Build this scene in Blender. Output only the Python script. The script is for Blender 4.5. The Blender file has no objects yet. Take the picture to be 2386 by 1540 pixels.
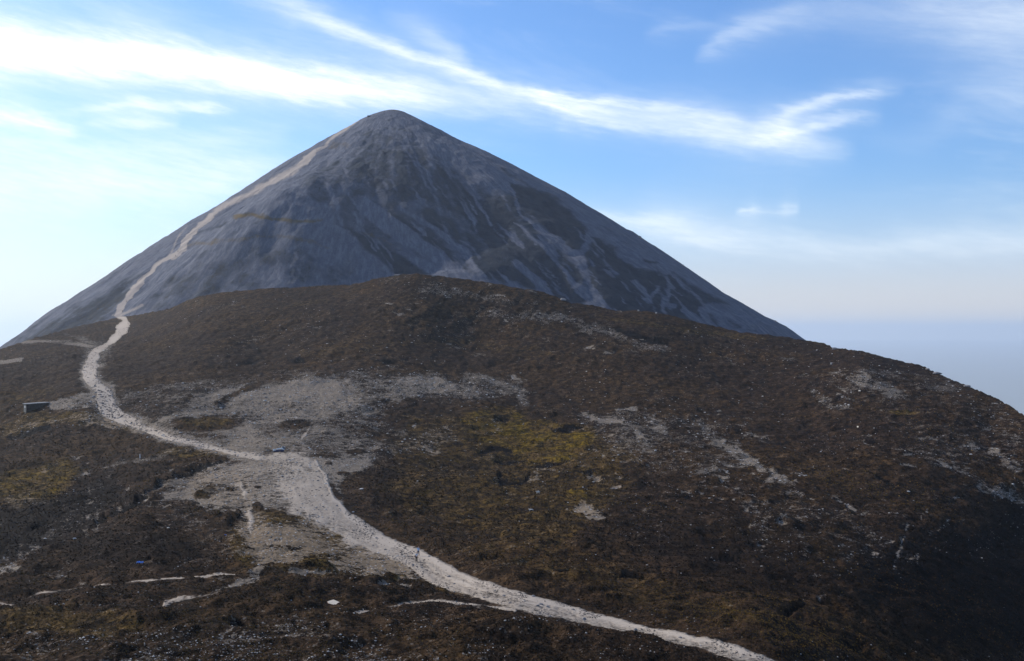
import bpy, bmesh, math, random
import numpy as np
from mathutils import Vector, Matrix

random.seed(7)
RNG = np.random.default_rng(11)
SC = bpy.context.scene
COL = SC.collection

# ------------------------------------------------------------------ camera
F, UC, VC = 2558.0, 1192.5, 770.0        # focal length / centre, in units of a 2385 x 1540 picture
cam_d = bpy.data.cameras.new('camera')
cam = bpy.data.objects.new('camera', cam_d)
COL.objects.link(cam)
cam.location = (0, 0, 0)
cam.rotation_euler = (math.radians(90), 0, 0)
cam_d.sensor_width = 36.0
cam_d.lens = 36.0 * F / 2385.0
cam_d.clip_start = 0.5
cam_d.clip_end = 250000.0
SC.camera = cam

# ------------------------------------------------------------------ light
SUN_EL, SUN_AZ = math.radians(31), math.radians(-58)     # azimuth from +Y towards +X
SKY_STRENGTH = 0.105
sun_d = bpy.data.lights.new('sun', 'SUN')
sun_d.energy = 4.9
sun_d.angle = math.radians(0.55)
sun_d.color = (1.0, 0.93, 0.83)
sun = bpy.data.objects.new('sun', sun_d)
COL.objects.link(sun)
sdir = Vector((math.sin(SUN_AZ) * math.cos(SUN_EL), math.cos(SUN_AZ) * math.cos(SUN_EL), math.sin(SUN_EL)))
sun.rotation_euler = sdir.to_track_quat('Z', 'Y').to_euler()
sun.location = (0, 0, 50)
SC.view_settings.view_transform = 'Standard'
SC.view_settings.look = 'None'
SC.view_settings.gamma = 1.0
SC.view_settings.exposure = 0.06
SC.cycles.use_denoising = True
SC.cycles.max_bounces = 4
SC.cycles.diffuse_bounces = 2
SC.cycles.glossy_bounces = 1
SC.cycles.volume_bounces = 1
SC.cycles.transparent_max_bounces = 6


class NT:
    """tiny helper to write node trees"""
    def __init__(s, tree):
        s.t = tree
        s.t.nodes.clear()

    def n(s, kind, **kw):
        nd = s.t.nodes.new(kind)
        for k, v in kw.items():
            setattr(nd, k, v)
        return nd

    def link(s, a, b):
        s.t.links.new(a, b)

    def inp(s, sock, v):
        if hasattr(v, 'is_linked') or hasattr(v, 'links'):
            s.t.links.new(v, sock)
        else:
            sock.default_value = v

    def math(s, op, a, b=None, c=None, clamp=False):
        m = s.n('ShaderNodeMath', operation=op, use_clamp=clamp)
        s.inp(m.inputs[0], a)
        if b is not None:
            s.inp(m.inputs[1], b)
        if c is not None:
            s.inp(m.inputs[2], c)
        return m.outputs[0]

    def ramp(s, v, lo, hi, a=0.0, b=1.0, smooth=True):
        m = s.n('ShaderNodeMapRange', clamp=True)
        m.interpolation_type = 'SMOOTHSTEP' if smooth else 'LINEAR'
        s.inp(m.inputs['Value'], v)
        s.inp(m.inputs['From Min'], lo)
        s.inp(m.inputs['From Max'], hi)
        m.inputs['To Min'].default_value = a
        m.inputs['To Max'].default_value = b
        return m.outputs['Result']

    def mix(s, f, a, b):
        m = s.n('ShaderNodeMix', data_type='RGBA')
        s.inp(m.inputs[0], f)
        for sock, v in ((m.inputs[6], a), (m.inputs[7], b)):
            if isinstance(v, (tuple, list)):
                sock.default_value = (v[0], v[1], v[2], 1)
            else:
                s.t.links.new(v, sock)
        return m.outputs[2]

    def noise(s, vec, scale, detail=4, rough=0.6, dist=0.0, color=False, lac=2.0):
        t = s.n('ShaderNodeTexNoise')
        s.t.links.new(vec, t.inputs['Vector'])
        t.inputs['Scale'].default_value = scale
        t.inputs['Detail'].default_value = detail
        t.inputs['Roughness'].default_value = rough
        t.inputs['Lacunarity'].default_value = lac
        t.inputs['Distortion'].default_value = dist
        return t.outputs['Color' if color else 'Fac']

    def vmul(s, vec, xyz):
        m = s.n('ShaderNodeVectorMath', operation='MULTIPLY')
        s.t.links.new(vec, m.inputs[0])
        m.inputs[1].default_value = xyz
        return m.outputs[0]


# ------------------------------------------------------------------ world: sky with cirrus
world = bpy.data.worlds.new('World')
SC.world = world
world.use_nodes = True
W = NT(world.node_tree)
sky = W.n('ShaderNodeTexSky', sky_type='NISHITA')
sky.sun_disc = False
sky.sun_elevation = SUN_EL
sky.sun_rotation = SUN_AZ
sky.altitude = 500
sky.air_density = 1.0
sky.dust_density = 1.2
sky.ozone_density = 1.0

AZ0, AZ1, EL0, EL1 = -1.2, 1.2, -0.1, 0.9


def azel(u, v):
    x, z = (u - UC) / F, (VC - v) / F
    return math.atan2(x, 1), math.atan2(z, math.hypot(x, 1))


# each wisp: (u, v, half width, strength) along its length, in picture units, turned into directions
WISPS = [
    [(-300, 85, 45, 1.0), (-100, 100, 44, 1.3), (0, 112, 44, 1.4), (130, 126, 37, 1.4), (300, 137, 37, 1.4), (450, 153, 33, 1.38),
     (600, 174, 31, 1.3), (750, 196, 32, 1.1), (900, 214, 30, .95), (1050, 229, 26, .55), (1200, 247, 24, .35), (1350, 262, 26, .2), (1500, 285, 20, 0)],
    [(520, -40, 18, .1), (640, 8, 22, .3), (720, 38, 18, .55), (850, 92, 16, .6), (950, 132, 17, .62), (1050, 162, 16, .68), (1150, 196, 16, .66),
     (1250, 228, 15, .66), (1350, 264, 17, .56), (1450, 284, 20, .56), (1600, 298, 26, .55), (1750, 314, 29, .58), (1850, 328, 26, .5), (1930, 343, 18, .3), (2000, 350, 15, 0)],
    [(1200, 205, 6, 0), (1280, 222, 8, .4), (1350, 233, 9, .6), (1450, 247, 10, .5), (1600, 266, 14, .3), (1750, 290, 14, 0)],
    [(1740, 305, 18, .0), (1820, 278, 15, .35), (1900, 247, 12, .5), (1980, 221, 10, .5), (2060, 208, 9, .2), (2110, 204, 8, 0)],
    [(1780, 322, 12, .2), (1900, 291, 11, .45), (1980, 275, 9, .35), (2060, 266, 8, 0)],
    [(-200, 255, 18, .4), (0, 268, 16, .62), (60, 276, 14, .65), (130, 292, 11, .6), (175, 300, 8, .2), (210, 302, 8, 0)],
    [(90, 262, 8, 0), (220, 256, 9, .3), (300, 245, 12, .5), (400, 251, 9, .5), (490, 254, 8, .4), (560, 255, 8, 0)],
    [(190, 287, 8, 0), (260, 284, 10, .35), (340, 284, 10, .4), (420, 290, 8, 0)],
    [(1620, 125, 10, 0), (1700, 84, 16, .28), (1800, 56, 20, .28), (1950, 32, 34, .18), (2150, 30, 50, .28), (2300, 36, 60, .42), (2450, 40, 60, .45), (2700, 40, 60, .3)],
    [(1300, 505, 14, .2), (1450, 516, 17, .5), (1560, 530, 28, .55), (1700, 552, 32, .45), (1850, 568, 28, .3), (2000, 585, 24, .3), (2200, 572, 24, .35), (2500, 560, 30, .3)],
    [(1715, 492, 6, 0), (1755, 483, 10, .5), (1790, 490, 8, .15), (1835, 480, 12, .4), (1860, 478, 8, 0)],
    [(-500, 430, 70, .6), (0, 425, 70, .55), (250, 425, 60, .6), (480, 412, 48, .6), (620, 400, 40, .4), (900, 380, 40, 0)],
    [(-500, 330, 20, .2), (0, 330, 24, .2), (300, 345, 24, .25), (560, 320, 20, .2), (700, 300, 20, 0)],
    [(880, 20, 14, 0), (980, 70, 22, .22), (1050, 115, 22, .28), (1100, 150, 14, 0)],
    [(1950, 300, 30, 0), (2100, 330, 30, .06), (2300, 200, 50, .10), (2500, 150, 60, .14)],
    [(1500, 72, 8, 0), (1560, 60, 10, .15), (1620, 58, 10, .12), (1700, 60, 8, 0)],
]
tc = W.n('ShaderNodeTexCoord')
sep = W.n('ShaderNodeSeparateXYZ')
W.link(tc.outputs['Generated'], sep.inputs[0])
az = W.math('ARCTAN2', sep.outputs[0], sep.outputs[1])
elv = W.math('ARCSINE', sep.outputs[2])
comb = W.n('ShaderNodeCombineXYZ')
W.link(az, comb.inputs[0])
W.link(elv, comb.inputs[1])
shear = W.n('ShaderNodeVectorRotate', rotation_type='Z_AXIS')
W.link(comb.outputs[0], shear.inputs['Vector'])
shear.inputs['Angle'].default_value = 0.17
AE = shear.outputs[0]
wa = W.noise(W.vmul(AE, (1, 3.0, 1)), 7, 4, .6)
wb = W.noise(W.vmul(AE, (1, 4.5, 1)), 26, 5, .62)
warp = W.math('ADD', W.math('MULTIPLY', W.math('SUBTRACT', wa, .5), .030), W.math('MULTIPLY', W.math('SUBTRACT', wb, .5), .016))
elw = W.math('ADD', elv, warp)
tpar = W.ramp(az, AZ0, AZ1, smooth=False)
epar = W.math('DIVIDE', W.math('SUBTRACT', elw, EL0), EL1 - EL0)
tcol = W.n('ShaderNodeCombineColor')
for k in range(3):
    W.link(tpar, tcol.inputs[k])
total = None
for pts in WISPS:
    rc = W.n('ShaderNodeRGBCurve')
    ch = [[], [], []]
    for (u, v, hw, st) in pts:
        a, e = azel(u, v)
        ta = (a - AZ0) / (AZ1 - AZ0)
        ch[0].append((ta, (e - EL0) / (EL1 - EL0)))
        ch[1].append((ta, hw * 1.05 / F / (EL1 - EL0) * 10))
        ch[2].append((ta, st / 1.4))
    for k in range(3):
        cv = rc.mapping.curves[k]
        P = ch[k]
        while len(cv.points) < len(P):
            cv.points.new(.5, .5)
        for i, (a, b) in enumerate(P):
            cv.points[i].location = (a, b)
            cv.points[i].handle_type = 'AUTO_CLAMPED'
    rc.mapping.use_clip = False
    rc.mapping.update()
    W.link(tcol.outputs[0], rc.inputs['Color'])
    sp = W.n('ShaderNodeSeparateColor')
    W.link(rc.outputs[0], sp.inputs[0])
    d = W.math('DIVIDE', W.math('SUBTRACT', epar, sp.outputs[0]), W.math('MULTIPLY', sp.outputs[1], .1))
    d2 = W.math('MULTIPLY', d, d)
    g = W.math('ADD', W.math('MULTIPLY', W.math('EXPONENT', W.math('MULTIPLY', d2, -.85)), .72),
               W.math('MULTIPLY', W.math('EXPONENT', W.math('MULTIPLY', d2, -.14)), .25))
    g = W.math('MULTIPLY', g, W.math('MAXIMUM', W.math('MULTIPLY', sp.outputs[2], 1.4), 0))
    total = g if total is None else W.math('ADD', total, g)
fine = W.noise(W.vmul(AE, (1, 5.5, 1)), 22, 7, .68)
brk = W.ramp(fine, .30, .70, .74, 1.14)
# faint streaks everywhere else in the sky
gen = W.noise(W.vmul(AE, (1, 4.0, 1)), 3.2, 7, .62, .4)
gen = W.ramp(gen, .5, .85, 0, .35)
dens = W.math('ADD', W.math('MULTIPLY', total, brk), gen)
dens = W.math('MINIMUM', dens, 1.0)
lowfade = W.ramp(elv, -.01, .02)
dens = W.math('MULTIPLY', dens, lowfade)
SKYTINT = (1, 1, 1)
CLOUD = (10, 10, 10)
tint = W.n('ShaderNodeMix', data_type='RGBA', blend_type='MULTIPLY')
tint.inputs[0].default_value = 1
W.link(sky.outputs[0], tint.inputs[6])
tint.inputs[7].default_value = (0.74, 1.10, 1.58, 1)
side = W.ramp(az, -.55, .25)
low_c = W.mix(side, (8.6, 9.5, 9.9), W.mix(W.ramp(elv, -.01, .09), (7.8, 7.2, 6.3), (5.5, 6.5, 8.2)))
lowf = W.ramp(elv, .0, .16, 1.0, 0)
base_sky = W.mix(lowf, tint.outputs[2], low_c)
skc = W.mix(dens, base_sky, (10.2, 10.9, 11.3))
bg = W.n('ShaderNodeBackground')
bg.inputs['Strength'].default_value = SKY_STRENGTH
W.link(skc, bg.inputs['Color'])
wo = W.n('ShaderNodeOutputWorld')
W.link(bg.outputs[0], wo.inputs['Surface'])

# ------------------------------------------------------------------ numpy noise
LAT = RNG.random((512, 512)).astype(np.float32)


def vnoise(x, y):
    xi = np.floor(x).astype(np.int64)
    yi = np.floor(y).astype(np.int64)
    fx, fy = x - xi, y - yi
    fx = fx * fx * (3 - 2 * fx)
    fy = fy * fy * (3 - 2 * fy)
    x0, x1, y0, y1 = xi & 511, (xi + 1) & 511, yi & 511, (yi + 1) & 511
    a = LAT[y0, x0] * (1 - fx) + LAT[y0, x1] * fx
    b = LAT[y1, x0] * (1 - fx) + LAT[y1, x1] * fx
    return a * (1 - fy) + b * fy - .5


def fbm(x, y, wl, octs, gain=.5, ox=0.0):
    s, a, w = 0, 1.0, wl
    c, sn = math.cos(.6), math.sin(.6)
    for k in range(octs):
        s = s + a * vnoise(x / w + 17.3 * k + ox, y / w + 5.1 * k + ox)
        x, y = c * x - sn * y, sn * x + c * y
        a *= gain
        w *= .5
    return s


# ------------------------------------------------------------------ ground-cover map
# traced outlines, in picture units; every outline is carried to its own place on the ground further down
GS = 2.0
GX0, GY0 = -420.0, 240.0
GW, GH = int((2820 + 420) / GS), int((1660 - 240) / GS)
gu = (GX0 + (np.arange(GW) + .5) * GS)[None, :].astype(np.float32)
gv = (GY0 + (np.arange(GH) + .5) * GS)[:, None].astype(np.float32)


def new_layer(v=0.0):
    return np.full((GH, GW), v, np.float32)


# ragged edges: traced outlines are wobbled by noise that flattens with the slope of the ground
WU = fbm(gu / 1.0 + gv * 0, gv * 3.0 + gu * 0, 70, 6, .72)
WV = fbm(gu + 900 + gv * 0, gv * 3.0 + gu * 0, 70, 6, .72, 3.3)


def _box(us, vs, m):
    i0 = max(0, int((min(us) - m - GX0) / GS)); i1 = min(GW, int((max(us) + m - GX0) / GS) + 2)
    j0 = max(0, int((min(vs) - m - GY0) / GS)); j1 = min(GH, int((max(vs) + m - GY0) / GS) + 2)
    return slice(j0, j1), slice(i0, i1)


def seg_field(pts, closed, bx, wob):
    """signed-ish distance to a polyline (and inside test when closed)"""
    U = gu[:, bx[1]] + WU[bx] * wob
    V = gv[bx[0], :] + WV[bx] * wob * .5
    D = np.full(U.shape, 1e9, np.float32)
    Wd = np.zeros(U.shape, np.float32)
    inside = np.zeros(U.shape, bool)
    n = len(pts)
    for i in range(n if closed else n - 1):
        a, b = pts[i], pts[(i + 1) % n]
        dx, dy = b[0] - a[0], b[1] - a[1]
        L = dx * dx + dy * dy + 1e-6
        t = np.clip(((U - a[0]) * dx + (V - a[1]) * dy) / L, 0, 1)
        d = np.hypot(U - a[0] - t * dx, V - a[1] - t * dy)
        if len(a) > 2:
            w = a[2] + (b[2] - a[2]) * t
            m = (d / np.maximum(w, .5)) < (D / np.maximum(Wd, .5))
            D = np.where(m, d, D)
            Wd = np.where(m, w, Wd)
        else:
            D = np.minimum(D, d)
        if closed:
            c = ((a[1] > V) != (b[1] > V)) & (U < dx * (V - a[1]) / (dy if abs(dy) > 1e-6 else 1e-6) + a[0])
            inside ^= c
    return D, Wd, inside


def poly(layer, pts, val, soft=6, wob=10, mode='max'):
    us, vs = [p[0] for p in pts], [p[1] for p in pts]
    bx = _box(us, vs, soft * 2 + wob * 2)
    D, _, ins = seg_field([(p[0], p[1]) for p in pts], True, bx, wob)
    s = np.where(ins, D, -D)
    m = np.clip(s / soft + .5, 0, 1)
    apply(layer, bx, m, val, mode)


def stroke(layer, pts, val, w=None, soft=3, wob=6, mode='max'):
    P = [(p[0], p[1], (p[2] if len(p) > 2 else w)) for p in pts]
    us, vs = [p[0] for p in P], [p[1] for p in P]
    mw = max(p[2] for p in P)
    bx = _box(us, vs, mw + soft * 2 + wob * 2)
    D, Wd, _ = seg_field(P, False, bx, wob)
    m = np.clip((Wd - D) / soft + .5, 0, 1)
    apply(layer, bx, m, val, mode)


def ell(layer, u, v, a, b, val, soft=.35, wob=5, mode='max'):
    bx = _box([u - a, u + a], [v - b, v + b], 10 + wob)
    U = gu[:, bx[1]] + WU[bx] * wob
    V = gv[bx[0], :] + WV[bx] * wob * .5
    d = np.hypot((U - u) / a, (V - v) / b)
    apply(layer, bx, np.clip((1 - d) / soft + .5, 0, 1), val, mode)


def apply(layer, bx, m, val, mode):
    L = layer[bx]
    if mode == 'max':
        layer[bx] = np.maximum(L, m * val)
    elif mode == 'mix':
        layer[bx] = L * (1 - m) + m * val
    elif mode == 'add':
        layer[bx] = L + m * val


def sample(layer, u, v):
    x = np.clip((u - GX0) / GS - .5, 0, GW - 1.001)
    y = np.clip((v - GY0) / GS - .5, 0, GH - 1.001)
    xi, yi = x.astype(int), y.astype(int)
    fx, fy = x - xi, y - yi
    return (layer[yi, xi] * (1 - fx) * (1 - fy) + layer[yi, xi + 1] * fx * (1 - fy)
            + layer[yi + 1, xi] * (1 - fx) * fy + layer[yi + 1, xi + 1] * fx * fy)


# ---- near ground: scree, trodden path, grass, bare peat with painted shade, relief
N_S, N_P, N_G, N_D = new_layer(.17), new_layer(), new_layer(.08), new_layer()
RAISE = new_layer()
# gravel terrace above the junction
T1 = [(400, 930), (440, 905), (500, 895), (560, 890), (640, 885), (720, 878), (800, 877), (880, 872), (960, 870), (1030, 870), (1080, 880),
      (1130, 890), (1180, 905), (1205, 925), (1120, 925), (1060, 932), (960, 938), (895, 955), (870, 985), (885, 1010), (900, 1040), (880, 1075),
      (830, 1105), (800, 1115), (790, 1150), (735, 1080), (560, 1060), (480, 1035), (420, 1020), (380, 1000), (350, 970)]
poly(N_S, T1, .58, 44, 40)
poly(N_S, [(560, 910), (700, 892), (880, 882), (1020, 880), (1090, 895), (1060, 915), (900, 935), (800, 960), (700, 940), (600, 945)], .66, 16, 20)
poly(N_S, [(286, 913), (390, 887), (493, 874), (597, 880), (570, 950), (420, 975), (290, 960)], .42, 16, 20)
stroke(N_S, [(1090, 880), (1160, 890), (1200, 905), (1215, 940)], .58, 15, 14, 20)
poly(N_S, [(870, 985), (960, 1000), (1050, 1000), (1080, 1030), (960, 1050), (880, 1080), (850, 1040)], .40, 20, 24)
poly(N_S, [(560, 1062), (735, 1066), (860, 1060), (880, 1085), (830, 1108), (800, 1120), (800, 1160), (740, 1100)], .72, 12, 12)
ell(N_S, 480, 988, 78, 22, .10, .5, 16, 'mix'); ell(N_G, 480, 986, 60, 14, .45)
ell(N_S, 688, 990, 40, 12, .12, .5, 14, 'mix'); ell(N_D, 690, 985, 26, 5, .6)
stroke(N_S, [(505, 945), (560, 918), (600, 905)], .2, 7, 5, 10, 'mix')
stroke(N_P, [(742, 940, 3), (735, 965, 5), (725, 990, 5), (712, 1015, 5), (700, 1035, 3)], .42, None, 6, 6)
# knoll below the junction, tan dry ground
T2 = [(540, 1077), (600, 1065), (740, 1080), (790, 1170), (830, 1215), (970, 1290), (1000, 1330), (1120, 1385), (1000, 1352), (870, 1336), (760, 1325),
      (660, 1332), (600, 1326), (566, 1296), (548, 1240), (510, 1200), (440, 1185), (372, 1190), (375, 1165), (450, 1112)]
poly(N_S, T2, .62, 44, 34)
poly(N_G, [(560, 1180), (760, 1180), (900, 1250), (1010, 1330), (1090, 1375), (760, 1345), (560, 1340), (520, 1250)], .46, 40, 30)
poly(N_G, [(440, 1110), (560, 1090), (620, 1150), (560, 1200), (430, 1180)], .34, 30, 20)
poly(N_S, [(330, 1200), (430, 1185), (540, 1230), (560, 1300), (480, 1290), (380, 1240)], .34, 30, 24)
for e in [(598, 1182, 14, 8), (638, 1193, 30, 5), (659, 1204, 30, 5), (636, 1215, 16, 4), (501, 1210, 9, 7), (528, 1220, 8, 9), (537, 1207, 14, 6),
          (552, 1197, 7, 6), (537, 1150, 8, 3), (736, 1318, 36, 11), (952, 1348, 20, 7), (985, 1348, 26, 8), (914, 1328, 16, 5), (897, 1348, 22, 5),
          (700, 1330, 40, 5), (940, 1324, 8, 3), (765, 1080, 10, 3), (690, 1142, 8, 2), (604, 1140, 8, 3), (800, 1110, 14, 4), (830, 1052, 22, 4),
          (760, 1064, 30, 3), (1030, 1362, 14, 4), (470, 1170, 20, 5), (455, 1200, 20, 8)]:
    ell(N_S, e[0], e[1], e[2], e[3], .05, .5, 7, 'mix')
    ell(RAISE, e[0], e[1], e[2], e[3], .35)
poly(N_P, [(545, 1068), (620, 1058), (730, 1062), (775, 1120), (840, 1205), (960, 1290), (1010, 1335), (860, 1300), (740, 1240), (620, 1200), (560, 1170), (540, 1120)], .50, 60, 30)
poly(N_P, [(560, 1040), (700, 1020), (860, 1040), (880, 1070), (820, 1105), (760, 1100), (650, 1075)], .42, 44, 26)
stroke(N_P, [(450, 1120), (520, 1085), (580, 1068)], .40, 10, 16, 10)
# the trodden way, foreground to the junction
PATH1 = [(735, 1076), (752, 1110), (772, 1145), (800, 1176), (835, 1202), (870, 1220), (902, 1235), (952, 1263), (1027, 1295), (1103, 1331), (1200, 1358), (1326, 1401), (1426, 1434),
         (1552, 1464), (1678, 1499), (1800, 1538), (1960, 1600), (2100, 1660), (1900, 1660), (1780, 1590), (1703, 1537), (1602, 1509), (1527, 1489),
         (1426, 1464), (1326, 1436), (1200, 1409), (1128, 1391), (1078, 1371), (1015, 1346), (965, 1313), (889, 1283), (814, 1247), (740, 1212),
         (700, 1180), (665, 1140), (640, 1110), (610, 1085), (560, 1075), (545, 1062), (600, 1060), (680, 1052)]
poly(N_P, PATH1, .72, 13, 8)
stroke(N_P, [(735, 1078, 5), (757, 1115, 5), (778, 1160, 5), (805, 1190, 7), (880, 1235, 12), (960, 1275, 14), (1060, 1325, 14), (1200, 1370, 14), (1330, 1410, 14), (1500, 1460, 12), (1700, 1512, 10), (1850, 1560, 9)], 1.0, None, 10, 8)
stroke(N_P, [(640, 1100, 16), (690, 1140, 22), (740, 1180, 20), (800, 1215, 14)], .62, None, 16, 12, 'mix')
stroke(N_P, [(562, 1090, 10), (570, 1150, 11), (577, 1200, 10), (584, 1235, 7), (592, 1262, 4)], .64, None, 20, 10)
stroke(N_P, [(590, 1066, 10), (650, 1060, 11), (720, 1060, 9), (780, 1056, 5)], .60, None, 18, 8)
# junction to the pass and on to the cone
UP = [(600, 1067, 13), (560, 1060, 9), (519, 1051, 7), (467, 1039, 7), (415, 1026, 8), (376, 1010, 9), (324, 989, 12), (272, 962, 15), (250, 942, 22),
      (246, 921, 23), (228, 898, 14), (212, 874, 15), (210, 853, 18), (216, 833, 14), (226, 817, 11), (244, 807, 8), (262, 786, 9), (280, 767, 12), (296, 753, 8), (293, 742, 7), (277, 735, 8)]
stroke(N_P, UP, .92, None, 6, 10)
stroke(N_S, [(p[0], p[1], p[2] + 13) for p in UP[:16]], .60, None, 16, 16)
poly(N_S, [(114, 940), (165, 922), (226, 903), (226, 945), (170, 950), (118, 957)], .70, 6, 6)
stroke(N_P, [(120, 955), (175, 950), (220, 942)], .55, 3, 4, 4)
stroke(N_P, [(150, 930), (228, 905)], .55, 4, 5, 4)
poly(N_G, [(0, 1000), (60, 965), (150, 960), (240, 958), (330, 1010), (270, 1002), (150, 985), (80, 1010), (0, 1030)], .5, 14, 14)
poly(N_S, [(0, 1012), (60, 985), (150, 968), (230, 958), (310, 1000), (270, 1004), (150, 980), (60, 1012), (0, 1030)], .5, 12, 16)
stroke(N_S, [(52, 797, 3), (90, 795, 3), (130, 796, 4), (180, 800, 7), (214, 806, 6)], .75, None, 4, 5)
stroke(N_S, [(150, 778, 3), (190, 788, 6), (232, 800, 6)], .6, None, 5, 6)
stroke(N_S, [(-20, 848), (20, 844), (46, 839)], .7, 5, 4, 5)
ell(N_G, 230, 800, 60, 20, .2)
# lower left tracks
poly(N_P, [(369, 1418), (383, 1402), (422, 1387), (462, 1388), (505, 1385), (496, 1393), (449, 1401), (409, 1411), (385, 1419)], .74, 9, 8)
stroke(N_S, [(500, 1387, 4), (541, 1370, 6), (600, 1346, 12), (625, 1315, 14), (640, 1290, 14)], .66, None, 10, 10)
stroke(N_P, [(66, 1403, 1), (111, 1392, 3), (158, 1384, 3), (211, 1379, 2.5), (264, 1372, 2.5), (317, 1363, 3), (370, 1358, 3.5), (409, 1350, 3), (462, 1350, 3),
             (510, 1342, 3), (549, 1342, 2.5)], .72, None, 4, 6)
stroke(N_P, [(-40, 1408), (0, 1413), (26, 1418), (60, 1428)], .66, 2.5, 3, 3)
stroke(N_S, [(185, 1432), (260, 1424), (369, 1420)], .3, 8, 8, 8)
for s in [([(-20, 1347), (31, 1339)], 8, .8), ([(45, 1302), (74, 1292), (95, 1281)], 6, .8), ([(53, 1318), (69, 1308)], 5, .75), ([(105, 1255), (142, 1247)], 4, .7),
          ([(-10, 1323), (18, 1313)], 5, .7), ([(195, 1249), (222, 1234), (228, 1207)], 4, .7), ([(148, 1220), (185, 1197), (211, 1173)], 6, .52),
          ([(158, 1334), (111, 1358)], 12, .36), ([(121, 1379), (153, 1363)], 4, .7), ([(163, 1358), (200, 1368)], 2.5, .7), ([(270, 1100), (340, 1080), (400, 1062), (450, 1052)], 8, .52),
          ([(200, 1160), (262, 1110)], 6, .5), ([(70, 1300), (130, 1262), (190, 1215)], 16, .34), ([(30, 1180), (70, 1172)], 10, .46), ([(340, 1165), (400, 1142), (450, 1118), (520, 1090)], 6, .72),
          ([(60, 1190), (100, 1185)], 6, .5), ([(486, 724), (517, 709), (553, 699)], 3, .66), ([(560, 808), (590, 793), (640, 782)], 6, .66), ([(697, 771), (716, 768)], 6, .6),
          ([(740, 762), (770, 765)], 5, .5), ([(892, 650), (969, 643)], 5, .6), ([(1000, 672), (1060, 682)], 14, .56), ([(1070, 692), (1180, 704)], 12, .5),
          ([(1110, 728), (1220, 740), (1320, 752)], 10, .48), ([(1290, 740), (1400, 775), (1480, 800), (1570, 818)], 11, .50), ([(1200, 770), (1300, 790)], 8, .3),
          ([(1400, 800), (1490, 830)], 8, .4), ([(900, 856), (940, 862)], 5, .5), ([(700, 875), (720, 872)], 5, .5), ([(1120, 870), (1200, 880)], 5, .45),
          ([(880, 700), (1000, 700)], 10, .26), ([(1600, 760), (1700, 800), (1800, 850)], 16, .28), ([(1680, 838), (1720, 848)], 5, .5)]:
    stroke(N_S, s[0], s[2] * .80, s[1] * 1.15 + 1, 13, 30)
# lower centre tracks and grit
stroke(N_P, [(886, 1415, 1.5), (927, 1410, 4), (965, 1401, 6), (1002, 1395, 5), (1028, 1394, 4), (1065, 1397, 5), (1128, 1402, 4), (1200, 1409, 4)], .74, None, 5, 6)
stroke(N_P, [(796, 1435, 1), (826, 1430, 4), (861, 1422, 3)], .72, None, 3, 4)
stroke(N_S, [(1078, 1411), (1123, 1416)], .75, 5, 4, 6)
stroke(N_S, [(884, 1371), (914, 1364), (952, 1368)], .72, 7, 5, 8)
stroke(N_S, [(675, 1337), (726, 1333), (771, 1331)], .66, 4, 4, 5)
poly(N_S, [(-100, 1470), (100, 1450), (330, 1478), (640, 1438), (860, 1440), (800, 1475), (1160, 1500), (1160, 1600), (-100, 1600)], .27, 40, 30)
stroke(N_S, [(380, 1492), (620, 1500), (900, 1512)], .36, 10, 10, 16)
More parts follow.
